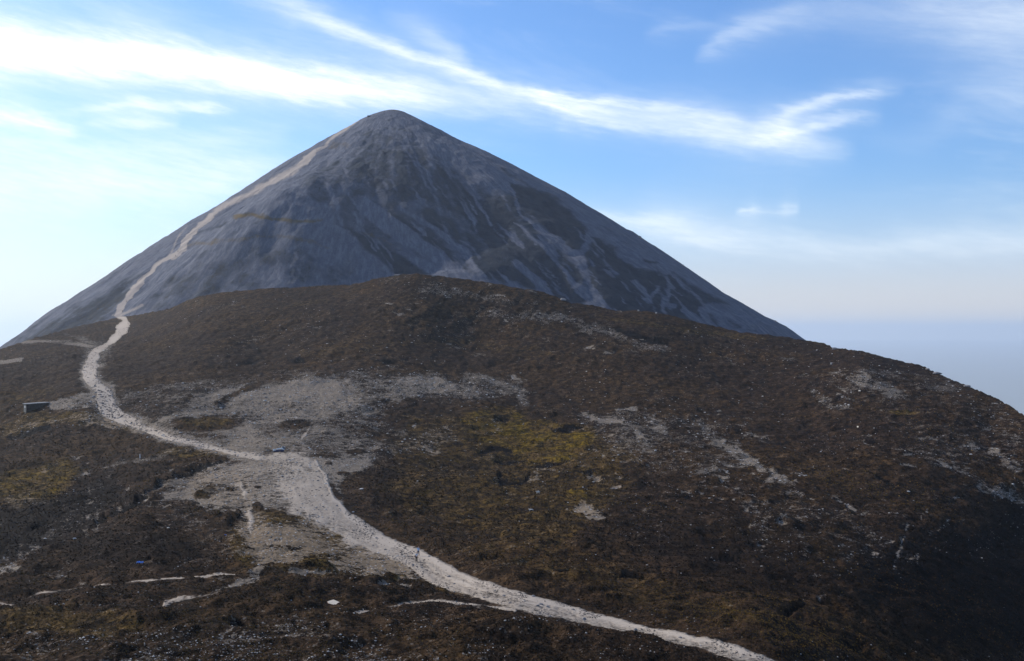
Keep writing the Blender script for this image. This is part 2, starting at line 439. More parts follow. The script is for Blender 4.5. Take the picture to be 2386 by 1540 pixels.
# right-hand slope: broken scree
for s in [([(1352, 963), (1391, 976), (1435, 984)], 8, .75), ([(1430, 958), (1480, 956)], 3, .66), ([(1508, 997), (1552, 1012)], 8, .62), ([(1560, 981), (1607, 994)], 5, .62),
          ([(1638, 997), (1667, 1015), (1700, 1050), (1740, 1090), (1765, 1115)], 11, .66), ([(1472, 1015), (1508, 1038), (1513, 1064)], 8, .6), ([(1617, 1116), (1659, 1116)], 6, .7), ([(1690, 1140), (1720, 1150)], 6, .6),
          ([(1352, 1181), (1378, 1194), (1412, 1204)], 9, .7), ([(1425, 1139), (1442, 1136)], 3, .7), ([(1152, 990), (1163, 1002)], 5, .8), ([(1130, 1061), (1136, 1062)], 4, .7),
          ([(1254, 1100), (1236, 1116), (1222, 1126)], 5, .62), ([(1168, 1128), (1183, 1140), (1196, 1154)], 4, .62), ([(1376, 1116), (1384, 1129)], 4, .8), ([(1254, 1093), (1295, 1095)], 3, .5),
          ([(2033, 867), (2082, 879)], 9, .64), ([(1942, 879), (1976, 885)], 7, .64), ([(2006, 888), (2036, 903), (2082, 915)], 14, .74), ([(1897, 930), (1930, 939), (1985, 951)], 9, .72),
          ([(1969, 921), (1990, 928)], 6, .6), ([(2100, 880), (2180, 900), (2230, 925)], 18, .44), ([(2182, 930), (2212, 939)], 6, .64), ([(2239, 1042), (2279, 1051)], 8, .68),
          ([(2315, 1054), (2339, 1073), (2364, 1094)], 12, .7), ([(2206, 1082), (2248, 1100), (2294, 1133), (2370, 1170), (2420, 1195)], 9, .7), ([(2120, 1055), (2200, 1075)], 14, .38),
          ([(2339, 1015), (2372, 1025)], 6, .6), ([(2014, 1017), (2028, 1020)], 5, .75), ([(1858, 873), (1870, 872)], 4, .6), ([(1810, 839), (1840, 842)], 6, .58), ([(1733, 1015), (1788, 1033)], 5, .6),
          ([(1726, 1075), (1742, 1092)], 7, .74), ([(1788, 1127), (1824, 1133), (1860, 1157)], 8, .7), ([(1930, 1167), (1970, 1182)], 5, .72), ([(1975, 1188), (1992, 1196)], 3, .7),
          ([(2113, 1234), (2099, 1275), (2097, 1308), (2086, 1330), (2075, 1357), (2072, 1374)], 2.4, .9), ([(2140, 1303), (2135, 1335), (2124, 1350)], 2.2, .8), ([(2160, 1188), (2146, 1221)], 2, .7),
          ([(2209, 1218), (2195, 1240), (2168, 1256)], 3, .62), ([(2006, 1248), (2061, 1278), (2096, 1300)], 6, .52), ([(2102, 1305), (2127, 1316)], 4, .7), ([(2050, 1368), (2070, 1358)], 2, .7),
          ([(2048, 1434), (2056, 1464)], 2, .7), ([(1960, 1425), (1990, 1430)], 4, .6), ([(1870, 1410), (1940, 1400), (2020, 1385)], 2, .6), ([(1780, 1450), (1830, 1440)], 3, .55)]:
    stroke(N_S, s[0], s[2] * (.82 if s[1] > 3 else 1.0), s[1] * 1.2 + .6, 12 if s[1] > 3 else 4, 30 if s[1] > 3 else 10)
poly(N_S, [(1300, 945), (1500, 950), (1700, 980), (1760, 1100), (1620, 1150), (1450, 1100), (1350, 1010)], .34, 40, 30)
poly(N_S, [(1700, 1130), (1850, 1150), (2000, 1210), (2110, 1310), (1980, 1340), (1750, 1270)], .30, 40, 30)
poly(N_S, [(1950, 850), (2180, 860), (2385, 980), (2385, 1180), (2240, 1120), (2000, 960), (1900, 900)], .29, 40, 30)
poly(N_S, [(1230, 1330), (2400, 1330), (2900, 1600), (1800, 1500)], .04, 60, 20, 'mix')
_r = random.Random(77)
for (x0, x1, y0, y1, n_, ln) in [(1330, 1720, 950, 1150, 60, 34), (1640, 1900, 1090, 1240, 34, 32), (1760, 2120, 1200, 1320, 46, 34), (1900, 2360, 860, 1180, 46, 40),
                                 (880, 1080, 980, 1060, 26, 40), (60, 420, 1060, 1250, 36, 34), (880, 1500, 660, 830, 50, 36), (1830, 2000, 1320, 1400, 16, 26), (1080, 1220, 870, 945, 22, 34)]:
    for _ in range(n_):
        u_, v_ = _r.uniform(x0, x1), _r.uniform(y0, y1)
        l_ = ln * _r.uniform(.3, 1.1); k_ = _r.uniform(-.12, .30) if x0 > 400 else _r.uniform(-.55, -.15)
        stroke(N_S, [(u_, v_, .4), (u_ + l_ * .5, v_ + l_ * k_ * .5 + _r.uniform(-2, 2), _r.uniform(1.0, 2.4)), (u_ + l_, v_ + l_ * k_, .4)], _r.uniform(.62, .95), None, 3, 10)
# boggy hollow: moss and grass, black peat cuts and painted shade
poly(N_G, [(1060, 985), (1120, 962), (1180, 955), (1240, 985), (1330, 1000), (1395, 1008), (1392, 1040), (1330, 1078), (1250, 1078), (1180, 1050), (1100, 1015)], .95, 40, 26)
poly(N_G, [(900, 960), (1200, 950), (1500, 1040), (1450, 1200), (1300, 1290), (1100, 1250), (900, 1190)], .40, 70, 50)
poly(N_G, [(830, 1120), (960, 1150), (1120, 1230), (1400, 1290), (1700, 1400), (1900, 1480), (1900, 1540), (1450, 1420), (1050, 1290)], .30, 50, 40)
ell(N_G, 1340, 1165, 26, 8, .9)
poly(N_G, [(-40, 1130), (60, 1085), (160, 1065), (190, 1100), (130, 1180), (40, 1195)], .62, 30, 20)
poly(N_G, [(0, 1440), (250, 1430), (360, 1480), (250, 1510), (0, 1500)], .4, 30, 30)
ell(N_G, 450, 1062, 90, 14, .45)
stroke(N_G, [(230, 760), (350, 735), (470, 700)], .3, 10, 10, 14)
stroke(N_G, [(700, 830), (900, 810), (1100, 800), (1300, 830)], .3, 16, 20, 24)
stroke(N_G, [(640, 720), (760, 700)], .32, 10, 10, 14)
stroke(N_G, [(1400, 740), (1600, 770), (1780, 790)], .4, 8, 8, 10)
ell(N_G, 2110, 964, 40, 5, .8)
stroke(N_G, [(120, 905), (0, 930)], .35, 14, 12, 14)
CUTS = [([(1118, 1051), (1145, 1047), (1165, 1046), (1199, 1049)], 7), ([(1144, 1072), (1190, 1070), (1235, 1067)], 3), ([(1235, 1090), (1260, 1085), (1287, 1080), (1326, 1074)], 5),
        ([(1165, 1105), (1170, 1120), (1178, 1130), (1195, 1132), (1212, 1129), (1233, 1108)], 6), ([(1350, 1100), (1373, 1106), (1387, 1121)], 3), ([(1150, 982), (1184, 981)], 3),
        ([(1295, 1010), (1330, 1004), (1365, 1002)], 5), ([(1313, 939), (1350, 940)], 2), ([(227, 1221), (264, 1207), (317, 1181), (370, 1150), (409, 1127), (470, 1100), (538, 1076)], 5),  # last one: the shadowed bank, its shade put in as dark cover
        ([(20, 1025), (60, 1012), (115, 1002)], 7), ([(570, 851), (610, 850)], 3), ([(555, 786), (640, 770)], 0), ([(1780, 1032), (1850, 1048)], 2), ([(2040, 1120), (2090, 1145)], 4),
        ([(1790, 1440), (1850, 1425), (1865, 1420)], 4), ([(1470, 1440), (1560, 1440)], 0), ([(1500, 1238), (1560, 1236)], 0), ([(940, 1262), (1040, 1270)], 0), ([(1655, 1300), (1720, 1295)], 3),
        ([(1290, 1325), (1360, 1330)], 4), ([(1430, 1335), (1500, 1345)], 4), ([(660, 850), (720, 846)], 2), ([(870, 852), (920, 850)], 4), ([(1430, 770), (1500, 790), (1560, 800)], 6), ([(1080, 700), (1120, 712)], 3),
        ([(60, 1240), (120, 1222)], 4), ([(300, 1325), (380, 1322)], 4), ([(1120, 1296), (1200, 1300)], 3), ([(1560, 1330), (1640, 1336)], 3), ([(1750, 1180), (1840, 1172)], 3),
        ([(2080, 760), (2081, 760)], 0), ([(0, 1505), (60, 1500)], 4), ([(520, 1470), (600, 1476)], 4), ([(1060, 1480), (1160, 1470)], 4)]
for pts, w in CUTS:
    if w:
        n_ = len(pts) - 1
        tp = [(p[0], p[1], (w + 1) * (.25 + .75 * math.sin(math.pi * (i / n_ * .8 + .1)))) for i, p in enumerate(pts)]
        if n_ == 1:
            m_ = ((pts[0][0] + pts[1][0]) / 2, (pts[0][1] + pts[1][1]) / 2 - 1, w + 1)
            tp = [tp[0][:2] + (.8,), m_, tp[1][:2] + (.8,)]
        stroke(N_D, tp, 1.0, None, 5, 16)
        stroke(RAISE, tp, -.75, None, 8, 16, 'add')
        stroke(RAISE, [(p[0] - 4, p[1] - w - 5, p[2]) for p in tp], .3, None, 10, 16, 'add')
poly(N_D, [(890, 1080), (960, 1050), (1100, 1060), (1130, 1100), (1020, 1130), (900, 1110)], .4, 40, 40)
poly(N_D, [(1950, 1280), (2385, 1180), (2700, 1200), (2900, 1600), (2100, 1500), (1980, 1400)], .85, 150, 60)  # slope turned from the sun, its shade put into the dark mask
poly(N_D, [(-60, 1190), (120, 1150), (260, 1100), (300, 1180), (200, 1260), (60, 1330), (-60, 1330)], .60, 60, 40)
poly(N_D, [(1400, 1180), (1900, 1200), (2000, 1420), (1700, 1380), (1400, 1290)], .48, 90, 50)
poly(N_D, [(1100, 1440), (1700, 1530), (1700, 1600), (1100, 1600)], .46, 60, 40)
poly(N_D, [(140, 1240), (420, 1220), (520, 1300), (420, 1335), (150, 1350)], .50, 50, 40)
poly(N_D, [(240, 830), (420, 740), (560, 760), (540, 840), (400, 880), (260, 880)], .3, 50, 40)

_m = np.clip(N_S * 1.6 - .25, 0, .8)
N_S += _m * (.50 * fbm(gu + gv * .25, gv * 3.2 + gu * .15, 150, 6, .62, 7.7)).astype(np.float32)
_p = (fbm(gu, gv * 2.2, 90, 6, .7, 2.2) * .45).astype(np.float32)
N_P += np.clip(N_P * 2, 0, 1) * _p * .7
# ---- mountain
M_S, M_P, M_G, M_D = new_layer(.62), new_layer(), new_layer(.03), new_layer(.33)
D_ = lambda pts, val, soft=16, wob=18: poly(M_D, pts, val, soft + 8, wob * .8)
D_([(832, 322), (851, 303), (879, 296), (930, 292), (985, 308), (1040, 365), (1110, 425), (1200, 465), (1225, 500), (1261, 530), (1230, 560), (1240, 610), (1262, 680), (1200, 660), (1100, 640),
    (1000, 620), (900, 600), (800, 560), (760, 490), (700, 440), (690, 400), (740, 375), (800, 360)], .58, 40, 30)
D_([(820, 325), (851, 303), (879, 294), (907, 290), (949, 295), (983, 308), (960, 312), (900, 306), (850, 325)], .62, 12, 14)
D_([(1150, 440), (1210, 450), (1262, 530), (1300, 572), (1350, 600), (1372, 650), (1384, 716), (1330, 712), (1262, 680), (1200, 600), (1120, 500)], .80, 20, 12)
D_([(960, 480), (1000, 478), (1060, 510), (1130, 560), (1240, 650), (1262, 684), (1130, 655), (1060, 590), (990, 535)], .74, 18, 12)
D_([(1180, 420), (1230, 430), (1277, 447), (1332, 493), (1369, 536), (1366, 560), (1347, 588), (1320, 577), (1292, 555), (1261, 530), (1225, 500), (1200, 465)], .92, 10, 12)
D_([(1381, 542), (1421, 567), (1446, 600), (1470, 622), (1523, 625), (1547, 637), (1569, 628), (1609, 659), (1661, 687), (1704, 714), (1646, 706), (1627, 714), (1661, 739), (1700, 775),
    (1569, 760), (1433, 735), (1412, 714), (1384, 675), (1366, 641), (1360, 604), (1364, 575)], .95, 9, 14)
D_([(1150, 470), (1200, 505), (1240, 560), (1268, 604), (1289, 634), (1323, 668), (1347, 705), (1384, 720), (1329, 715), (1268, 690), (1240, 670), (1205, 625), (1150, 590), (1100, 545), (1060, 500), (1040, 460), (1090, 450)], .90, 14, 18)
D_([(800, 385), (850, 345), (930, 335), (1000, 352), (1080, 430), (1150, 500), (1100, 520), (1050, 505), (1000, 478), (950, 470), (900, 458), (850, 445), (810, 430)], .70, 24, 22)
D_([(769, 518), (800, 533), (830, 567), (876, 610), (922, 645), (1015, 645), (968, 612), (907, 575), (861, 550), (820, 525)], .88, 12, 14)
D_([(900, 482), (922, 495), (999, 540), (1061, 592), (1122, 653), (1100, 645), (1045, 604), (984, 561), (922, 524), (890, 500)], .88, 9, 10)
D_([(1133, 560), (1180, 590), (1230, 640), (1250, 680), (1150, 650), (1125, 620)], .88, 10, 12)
D_([(600, 560), (720, 575), (800, 620), (850, 660), (700, 670), (640, 640), (560, 590)], .50, 26, 20)  # shaded right side of the shoulder, put in as dark cover
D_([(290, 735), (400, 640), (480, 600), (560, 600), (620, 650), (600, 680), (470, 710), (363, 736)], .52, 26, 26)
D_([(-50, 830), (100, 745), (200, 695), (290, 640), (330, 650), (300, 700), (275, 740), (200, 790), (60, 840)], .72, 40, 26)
D_([(690, 440), (730, 440), (762, 478), (755, 495), (730, 480)], .66, 10, 10)
for s in [([(455, 545), (492, 531), (526, 521)], 5, .6), ([(627, 481), (661, 475), (692, 481)], 5, .72), ([(680, 486), (722, 497)], 6, .7), ([(545, 508), (584, 499), (615, 503)], 7, .6),
          ([(560, 530), (600, 520)], 3, .6), ([(590, 460), (605, 456)], 4, .6), ([(1420, 600), (1460, 640)], 5, .6), ([(1560, 640), (1640, 690)], 5, .6), ([(1690, 745), (1730, 760)], 4, .7),
          ([(1740, 765), (1790, 780)], 3, .6), ([(1500, 605), (1530, 610)], 4, .8), ([(1170, 395), (1230, 430)], 6, .5), ([(350, 630), (300, 660)], 6, .5), ([(480, 520), (440, 560)], 0, .5)]:
    if s[1]:
        stroke(M_D, s[0], s[2], s[1], 5, 9)
# pale scree chutes
CH = [([(928, 481, 3), (984, 518, 5), (1045, 555, 6), (1092, 595, 7), (1107, 625, 7), (1133, 656, 9)], .22), ([(1200, 608, 5), (1231, 634, 9), (1255, 659, 10), (1276, 690, 14)], .05),
      ([(1203, 469, 2.5), (1218, 505, 2.5), (1252, 530, 3.5), (1277, 548, 7), (1301, 561, 9), (1320, 579, 9), (1344, 594, 9), (1357, 610, 9), (1363, 634, 7), (1374, 655, 6), (1386, 675, 5)], .12),
      ([(1200, 518, 1.5), (1234, 548, 2.5), (1271, 576, 3), (1292, 604, 3), (1323, 641, 5), (1341, 665, 7), (1372, 690, 12), (1396, 720, 14)], .08),
      ([(1372, 548, 5), (1364, 565, 4), (1360, 576, 4), (1352, 592, 4)], .12), ([(1476, 656, 7), (1498, 674, 6), (1506, 690, 5), (1510, 702, 4)], .1), ([(1510, 695, 3), (1538, 671, 3)], .15),
      ([(1538, 696, 3), (1544, 710, 3), (1550, 727, 3)], .1), ([(1544, 705, 3), (1569, 712, 4)], .1), ([(1556, 645, 4), (1562, 668, 3), (1553, 690, 3)], .15), ([(1590, 720, 6), (1609, 736, 8), (1640, 758, 8)], .08),
      ([(1624, 720, 5), (1645, 740, 6), (1668, 765, 5)], .08), ([(1128, 376, 4), (1144, 386, 6), (1159, 398, 6), (1176, 423, 4), (1201, 457, 2), (1204, 470, 1.5)], .12),
      ([(935, 312, 3), (948, 325, 3), (962, 348, 3)], .3), ([(965, 318, 2), (977, 334, 3), (1005, 362, 2.5), (1025, 390, 2)], .3), ([(803, 378, 2), (806, 402, 3)], .3), ([(1640, 720, 5), (1690, 745, 4)], .1),
      ([(1240, 600, 2), (1262, 622, 2), (1290, 660, 2.5), (1310, 690, 2)], .4), ([(890, 425, 3), (900, 440, 4)], .35), ([(905, 420, 2), (925, 445, 3)], .4), ([(1480, 690, 2), (1500, 720, 2)], .4),
      ([(760, 430, 4), (785, 470, 6), (790, 500, 5), (800, 520, 4)], .25), ([(840, 590, 2), (880, 625, 2), (920, 650, 3)], .5), ([(720, 590, 2), (770, 640, 2)], .4), ([(760, 610, 2), (830, 655, 3)], .3)]
_r = random.Random(78)
for (x0, x1, y0, y1, n_, kk) in [(1180, 1400, 520, 690, 26, 1.0), (1400, 1660, 610, 730, 30, .9), (930, 1180, 490, 640, 20, .85), (640, 900, 440, 640, 22, 1.2), (930, 1150, 320, 470, 16, 1.4)]:
    for _ in range(n_):
        u_, v_ = _r.uniform(x0, x1), _r.uniform(y0, y1)
        l_ = _r.uniform(14, 60)
        CH.append(([(u_, v_, .6), (u_ + l_ * .45, v_ + l_ * .5 * kk, _r.uniform(1.2, 2.8)), (u_ + l_ * .8, v_ + l_ * kk * .95, _r.uniform(.8, 3.2))], _r.uniform(.05, .4)))
for pts, v in CH:
    stroke(M_D, pts, v, None, 3.5, 8, 'mix')
poly(M_D, [(838, 458), (850, 458), (870, 473), (930, 515), (990, 558), (1040, 595), (1080, 632), (1105, 655), (1062, 648), (1020, 612), (975, 585), (930, 560), (890, 535), (860, 510), (838, 485)], .06, 6, 8, 'mix')
poly(M_D, [(676, 418), (700, 430), (730, 460), (753, 481), (784, 524), (790, 560), (740, 545), (707, 530), (640, 522), (600, 490), (584, 472), (646, 436)], .16, 16, 16, 'mix')
stroke(M_D, [(940, 545), (985, 585), (1010, 612)], .5, 2.5, 4, 4)
# thin turf bands
for s in [([(544, 509), (584, 500), (615, 505), (677, 515), (753, 509)], 7, .85), ([(432, 579), (523, 562), (600, 549), (661, 546), (707, 558), (760, 580)], 8, .62), ([(756, 341), (795, 337), (824, 341)], 9, .6),
          ([(855, 542), (892, 552), (930, 575)], 7, .55), ([(905, 259), (925, 258)], 4, .7), ([(640, 548), (700, 590)], 14, .3), ([(280, 732), (330, 715)], 6, .5), ([(700, 470), (740, 500)], 8, .4),
          ([(400, 650), (470, 640)], 12, .4), ([(240, 725), (275, 715), (300, 690)], 5, .5), ([(1170, 395), (1240, 425)], 5, .35), ([(1430, 575), (1460, 590)], 5, .4), ([(670, 412), (720, 395), (760, 380)], 6, .35)]:
    stroke(M_G, s[0], s[2] * .82, s[1] * .8 + 1, 9, 22)
poly(M_G, [(290, 735), (380, 650), (470, 590), (600, 560), (720, 570), (800, 620), (760, 660), (600, 680), (440, 705), (340, 740)], .30, 40, 30)
poly(M_G, [(0, 815), (100, 750), (220, 700), (290, 660), (290, 735), (180, 790)], .34, 30, 20)
poly(M_G, [(760, 330), (840, 330), (900, 420), (880, 560), (800, 560), (740, 460)], .20, 50, 40)
# the worn way up the cone
stroke(M_P, [(838, 280, 3), (826, 289, 4), (805, 302, 4), (780, 318, 4), (763, 331, 3), (748, 341, 4), (732, 353, 6), (722, 364, 8), (716, 376, 9), (704, 384, 6)], .92, None, 7, 8)
stroke(M_P, [(704, 384, 8), (677, 401, 11), (615, 435, 11), (554, 465, 10), (508, 487, 9), (489, 502, 8)], .72, None, 14, 10)
stroke(M_P, [(489, 502, 7), (467, 524, 7), (443, 548, 8), (428, 579, 9), (402, 600, 7)], .90, None, 7, 9)
stroke(M_P, [(437, 524, 2), (420, 545, 4), (405, 575, 4), (392, 600, 5)], .62, None, 6, 5)
stroke(M_P, [(430, 580, 3), (400, 600, 5), (380, 606, 4), (360, 622, 5), (340, 645, 6), (324, 667, 7), (306, 683, 7), (292, 700, 7), (282, 720, 8), (276, 736, 8)], .95, None, 6, 9)
stroke(M_P, [(262, 734, 3), (280, 738, 4), (296, 728, 5), (330, 712, 5)], .68, None, 5, 5)
stroke(M_P, [(430, 586, 3), (480, 575, 3), (520, 563, 3)], .46, None, 5, 5)
stroke(M_P, [(535, 500, 2), (534, 520, 2), (545, 535, 2), (556, 545, 2)], .42, None, 4, 4)


# ------------------------------------------------------------------ near ground shape
def tps_fit(P, q):
    P = np.asarray(P, float)
    d = np.hypot(P[:, None, 0] - P[None, :, 0], P[:, None, 1] - P[None, :, 1])
    K = np.where(d > 0, d * d * np.log(d + 1e-12), 0) + np.eye(len(P)) * 1e-4
    A = np.zeros((len(P) + 3, len(P) + 3))
    A[:-3, :-3] = K
    A[:-3, -3] = 1; A[:-3, -2:] = P
    A[-3, :-3] = 1; A[-2:, :-3] = P.T
    w = np.linalg.solve(A, np.concatenate([q, [0, 0, 0]]))

    def f(x, y):
        x = np.asarray(x, float); y = np.asarray(y, float)
        s = w[-3] + w[-2] * x + w[-1] * y
        for (px, py), c in zip(P, w[:-3]):
            d2 = (x - px) ** 2 + (y - py) ** 2
            s = s + c * .5 * d2 * np.log(d2 + 1e-12)
        return s
    return f


CREST = [(-420, 830), (-200, 825), (0, 812), (60, 795), (100, 783), (170, 764), (240, 748), (280, 737), (310, 736), (363, 727), (400, 717), (461, 690), (548, 677.6), (646, 670), (738, 666), (830, 660.7), (876, 650),
         (922, 640.7), (969, 639), (1015, 642), (1133, 657.6), (1200, 671), (1268, 682), (1329, 706.8), (1384, 713), (1433, 725), (1507, 728), (1563, 737.5), (1624, 751), (1695, 767),
         (1733, 774), (1784, 779), (1874, 792), (1918, 800), (1945, 813.6), (1962, 812), (2006, 821), (2097, 841), (2151, 854.5), (2188, 874), (2248, 898.5), (2324, 930), (2365, 953),
         (2385, 966.6), (2500, 1035), (2820, 1230)]
cru, crv = np.array([c[0] for c in CREST], float), np.array([c[1] for c in CREST], float)


def crest(u):
    return np.interp(u, cru, crv)


CP = [(-400, 1540, 128), (0, 1540, 126), (600, 1540, 124), (1200, 1540, 124), (1790, 1540, 127), (2385, 1540, 205), (2820, 1540, 290),
      (0, 1400, 158), (600, 1400, 152), (1200, 1400, 150), (1800, 1400, 166), (2385, 1400, 252),
      (-400, 1290, 215), (0, 1290, 214), (220, 1290, 196), (450, 1290, 186), (700, 1290, 186), (970, 1290, 197), (1500, 1290, 206), (2000, 1290, 240), (2385, 1290, 296), (2820, 1330, 360),
      (0, 1200, 275), (200, 1200, 258), (330, 1200, 236), (600, 1200, 228), (850, 1200, 238), (1200, 1200, 252), (1700, 1200, 262), (2100, 1200, 288), (2385, 1200, 330),
      (-400, 1100, 360), (0, 1100, 350), (300, 1100, 330), (450, 1120, 300), (620, 1100, 296), (900, 1100, 320), (1200, 1100, 337), (1700, 1100, 340), (2385, 1100, 358),
      (0, 1000, 440), (250, 1000, 412), (400, 1000, 385), (620, 1000, 384), (900, 1000, 398), (1300, 1000, 420), (1900, 1000, 420), (2300, 1000, 412),
      (0, 930, 480), (220, 930, 452), (600, 930, 450), (1100, 930, 468), (1900, 930, 470), (2250, 930, 455),
      (0, 860, 570), (190, 860, 535), (600, 860, 530), (1100, 860, 535), (1600, 860, 530), (2000, 860, 515),
      (240, 800, 680), (600, 800, 590), (1100, 800, 590), (1700, 810, 585),
      (-420, 830, 640), (0, 812, 680), (170, 764, 830), (280, 737, 900), (363, 727, 800), (461, 690, 740), (646, 670, 700), (830, 662, 680), (950, 640, 665), (1100, 655, 655), (1200, 671, 645),
      (1384, 713, 635), (1563, 737, 630), (1784, 779, 620), (1945, 812, 590), (2100, 841, 560), (2248, 898, 500), (2385, 966, 430), (2820, 1230, 375)]
QF = tps_fit([(c[0] / 1000, c[1] / 1000) for c in CP], [1000.0 / c[2] for c in CP])


def near_r(u, v):
    q = QF(np.asarray(u) / 1000, np.asarray(v) / 1000)
    return 1000.0 / np.maximum(q, .9)


def blur(L, n):
    for ax in (0, 1):
        for _ in range(2):
            c = np.cumsum(np.concatenate([np.repeat(np.take(L, [0], ax), n + 1, ax), L, np.repeat(np.take(L, [-1], ax), n, ax)], ax), ax, dtype=np.float64)
            L = (np.take(c, range(2 * n + 1, c.shape[ax]), ax) - np.take(c, range(0, c.shape[ax] - 2 * n - 1), ax)) / (2 * n + 1)
    return L.astype(np.float32)


for off in (.25, .5, .72):
    a_ = [(900, 1250, 975, 1305), (1030, 1305, 1050, 1358), (1200, 1362, 1200, 1405), (1430, 1438, 1426, 1462), (1680, 1503, 1700, 1533), (1830, 1550, 1810, 1580)]
    stroke(N_P, [(a[0] + (a[2] - a[0]) * off, a[1] + (a[3] - a[1]) * off, 2.2 + 1.5 * off) for a in a_], .58, None, 6, 14, 'mix')
stroke(N_P, [(660, 1110, 3), (720, 1170, 4), (790, 1212, 4), (880, 1262, 3)], .62, None, 8, 14, 'mix')
stroke(N_P, [(700, 1095, 3), (745, 1150, 4), (800, 1195, 4)], .66, None, 8, 12, 'mix')
PB = np.clip(blur(np.clip(N_P * 1.6, 0, 1), 9) * 2.2, 0, 1)


def near_disp(x, y, u, v):
    a = np.clip((y - 60) / 60, .2, 1)
    edge = np.clip((v - crest(u)) / 60, .35, 1)
    z0_ = 2.6 * fbm(x, y, 70, 3) * edge * a
    z = 1.35 * edge * np.abs(fbm(x, y, 15, 4, .62)) * 1.6 * (1 - .85 * sample(PB, u, v))
    z = z + .62 * fbm(x, y, 3.6, 4, .7) * (1 - .5 * sample(PB, u, v))
    path = sample(N_P, u, v)
    scr = sample(N_S, u, v)
    flat = np.clip(1 - path * 1.1, .1, 1) * np.clip(1.15 - scr * .75, .4, 1)
    return z0_ - .45 * sample(PB, u, v) + z * flat * a + sample(RAISE, u, v)


def at_near(u, v):
    y = float(near_r(u, v))
    x = (u - UC) / F * y
    z = (VC - v) / F * y + float(near_disp(np.array(x), np.array(y), np.array(float(u)), np.array(float(v))))
    return Vector((x, y, z))


def grid_object(name, X, Y, Z, cov=None, peat_shade=None, extra=None, wrap=False):
    R, C = X.shape
    co = np.stack([X, Y, Z], -1).reshape(-1, 3).astype(np.float32)
    idx = np.arange(R * C).reshape(R, C)
    if wrap:
        idx = np.concatenate([idx, idx[:, :1]], 1)
    q = np.stack([idx[:-1, :-1], idx[:-1, 1:], idx[1:, 1:], idx[1:, :-1]], -1).reshape(-1, 4)
    me = bpy.data.meshes.new(name)
    me.vertices.add(len(co)); me.loops.add(q.size); me.polygons.add(len(q))
    me.vertices.foreach_set('co', co.ravel())
    me.loops.foreach_set('vertex_index', q.ravel().astype(np.int32))
    me.polygons.foreach_set('loop_start', np.arange(0, q.size, 4, dtype=np.int32))
    me.polygons.foreach_set('use_smooth', np.ones(len(q), bool))
    if cov is not None:
        at = me.attributes.new('cover', 'FLOAT_COLOR', 'POINT')
        c = np.stack([cov[0], cov[1], cov[2], np.ones_like(cov[0])], -1).reshape(-1).astype(np.float32)
        at.data.foreach_set('color', c)
        at = me.attributes.new('peat_shade', 'FLOAT', 'POINT')
        at.data.foreach_set('value', cov[3].reshape(-1).astype(np.float32))
    if extra is not None:
        at = me.attributes.new('flow', 'FLOAT_VECTOR', 'POINT')
        at.data.foreach_set('vector', extra.reshape(-1).astype(np.float32))
    me.update(calc_edges=True)
    o = bpy.data.objects.new(name, me)
    COL.objects.link(o)
    return o


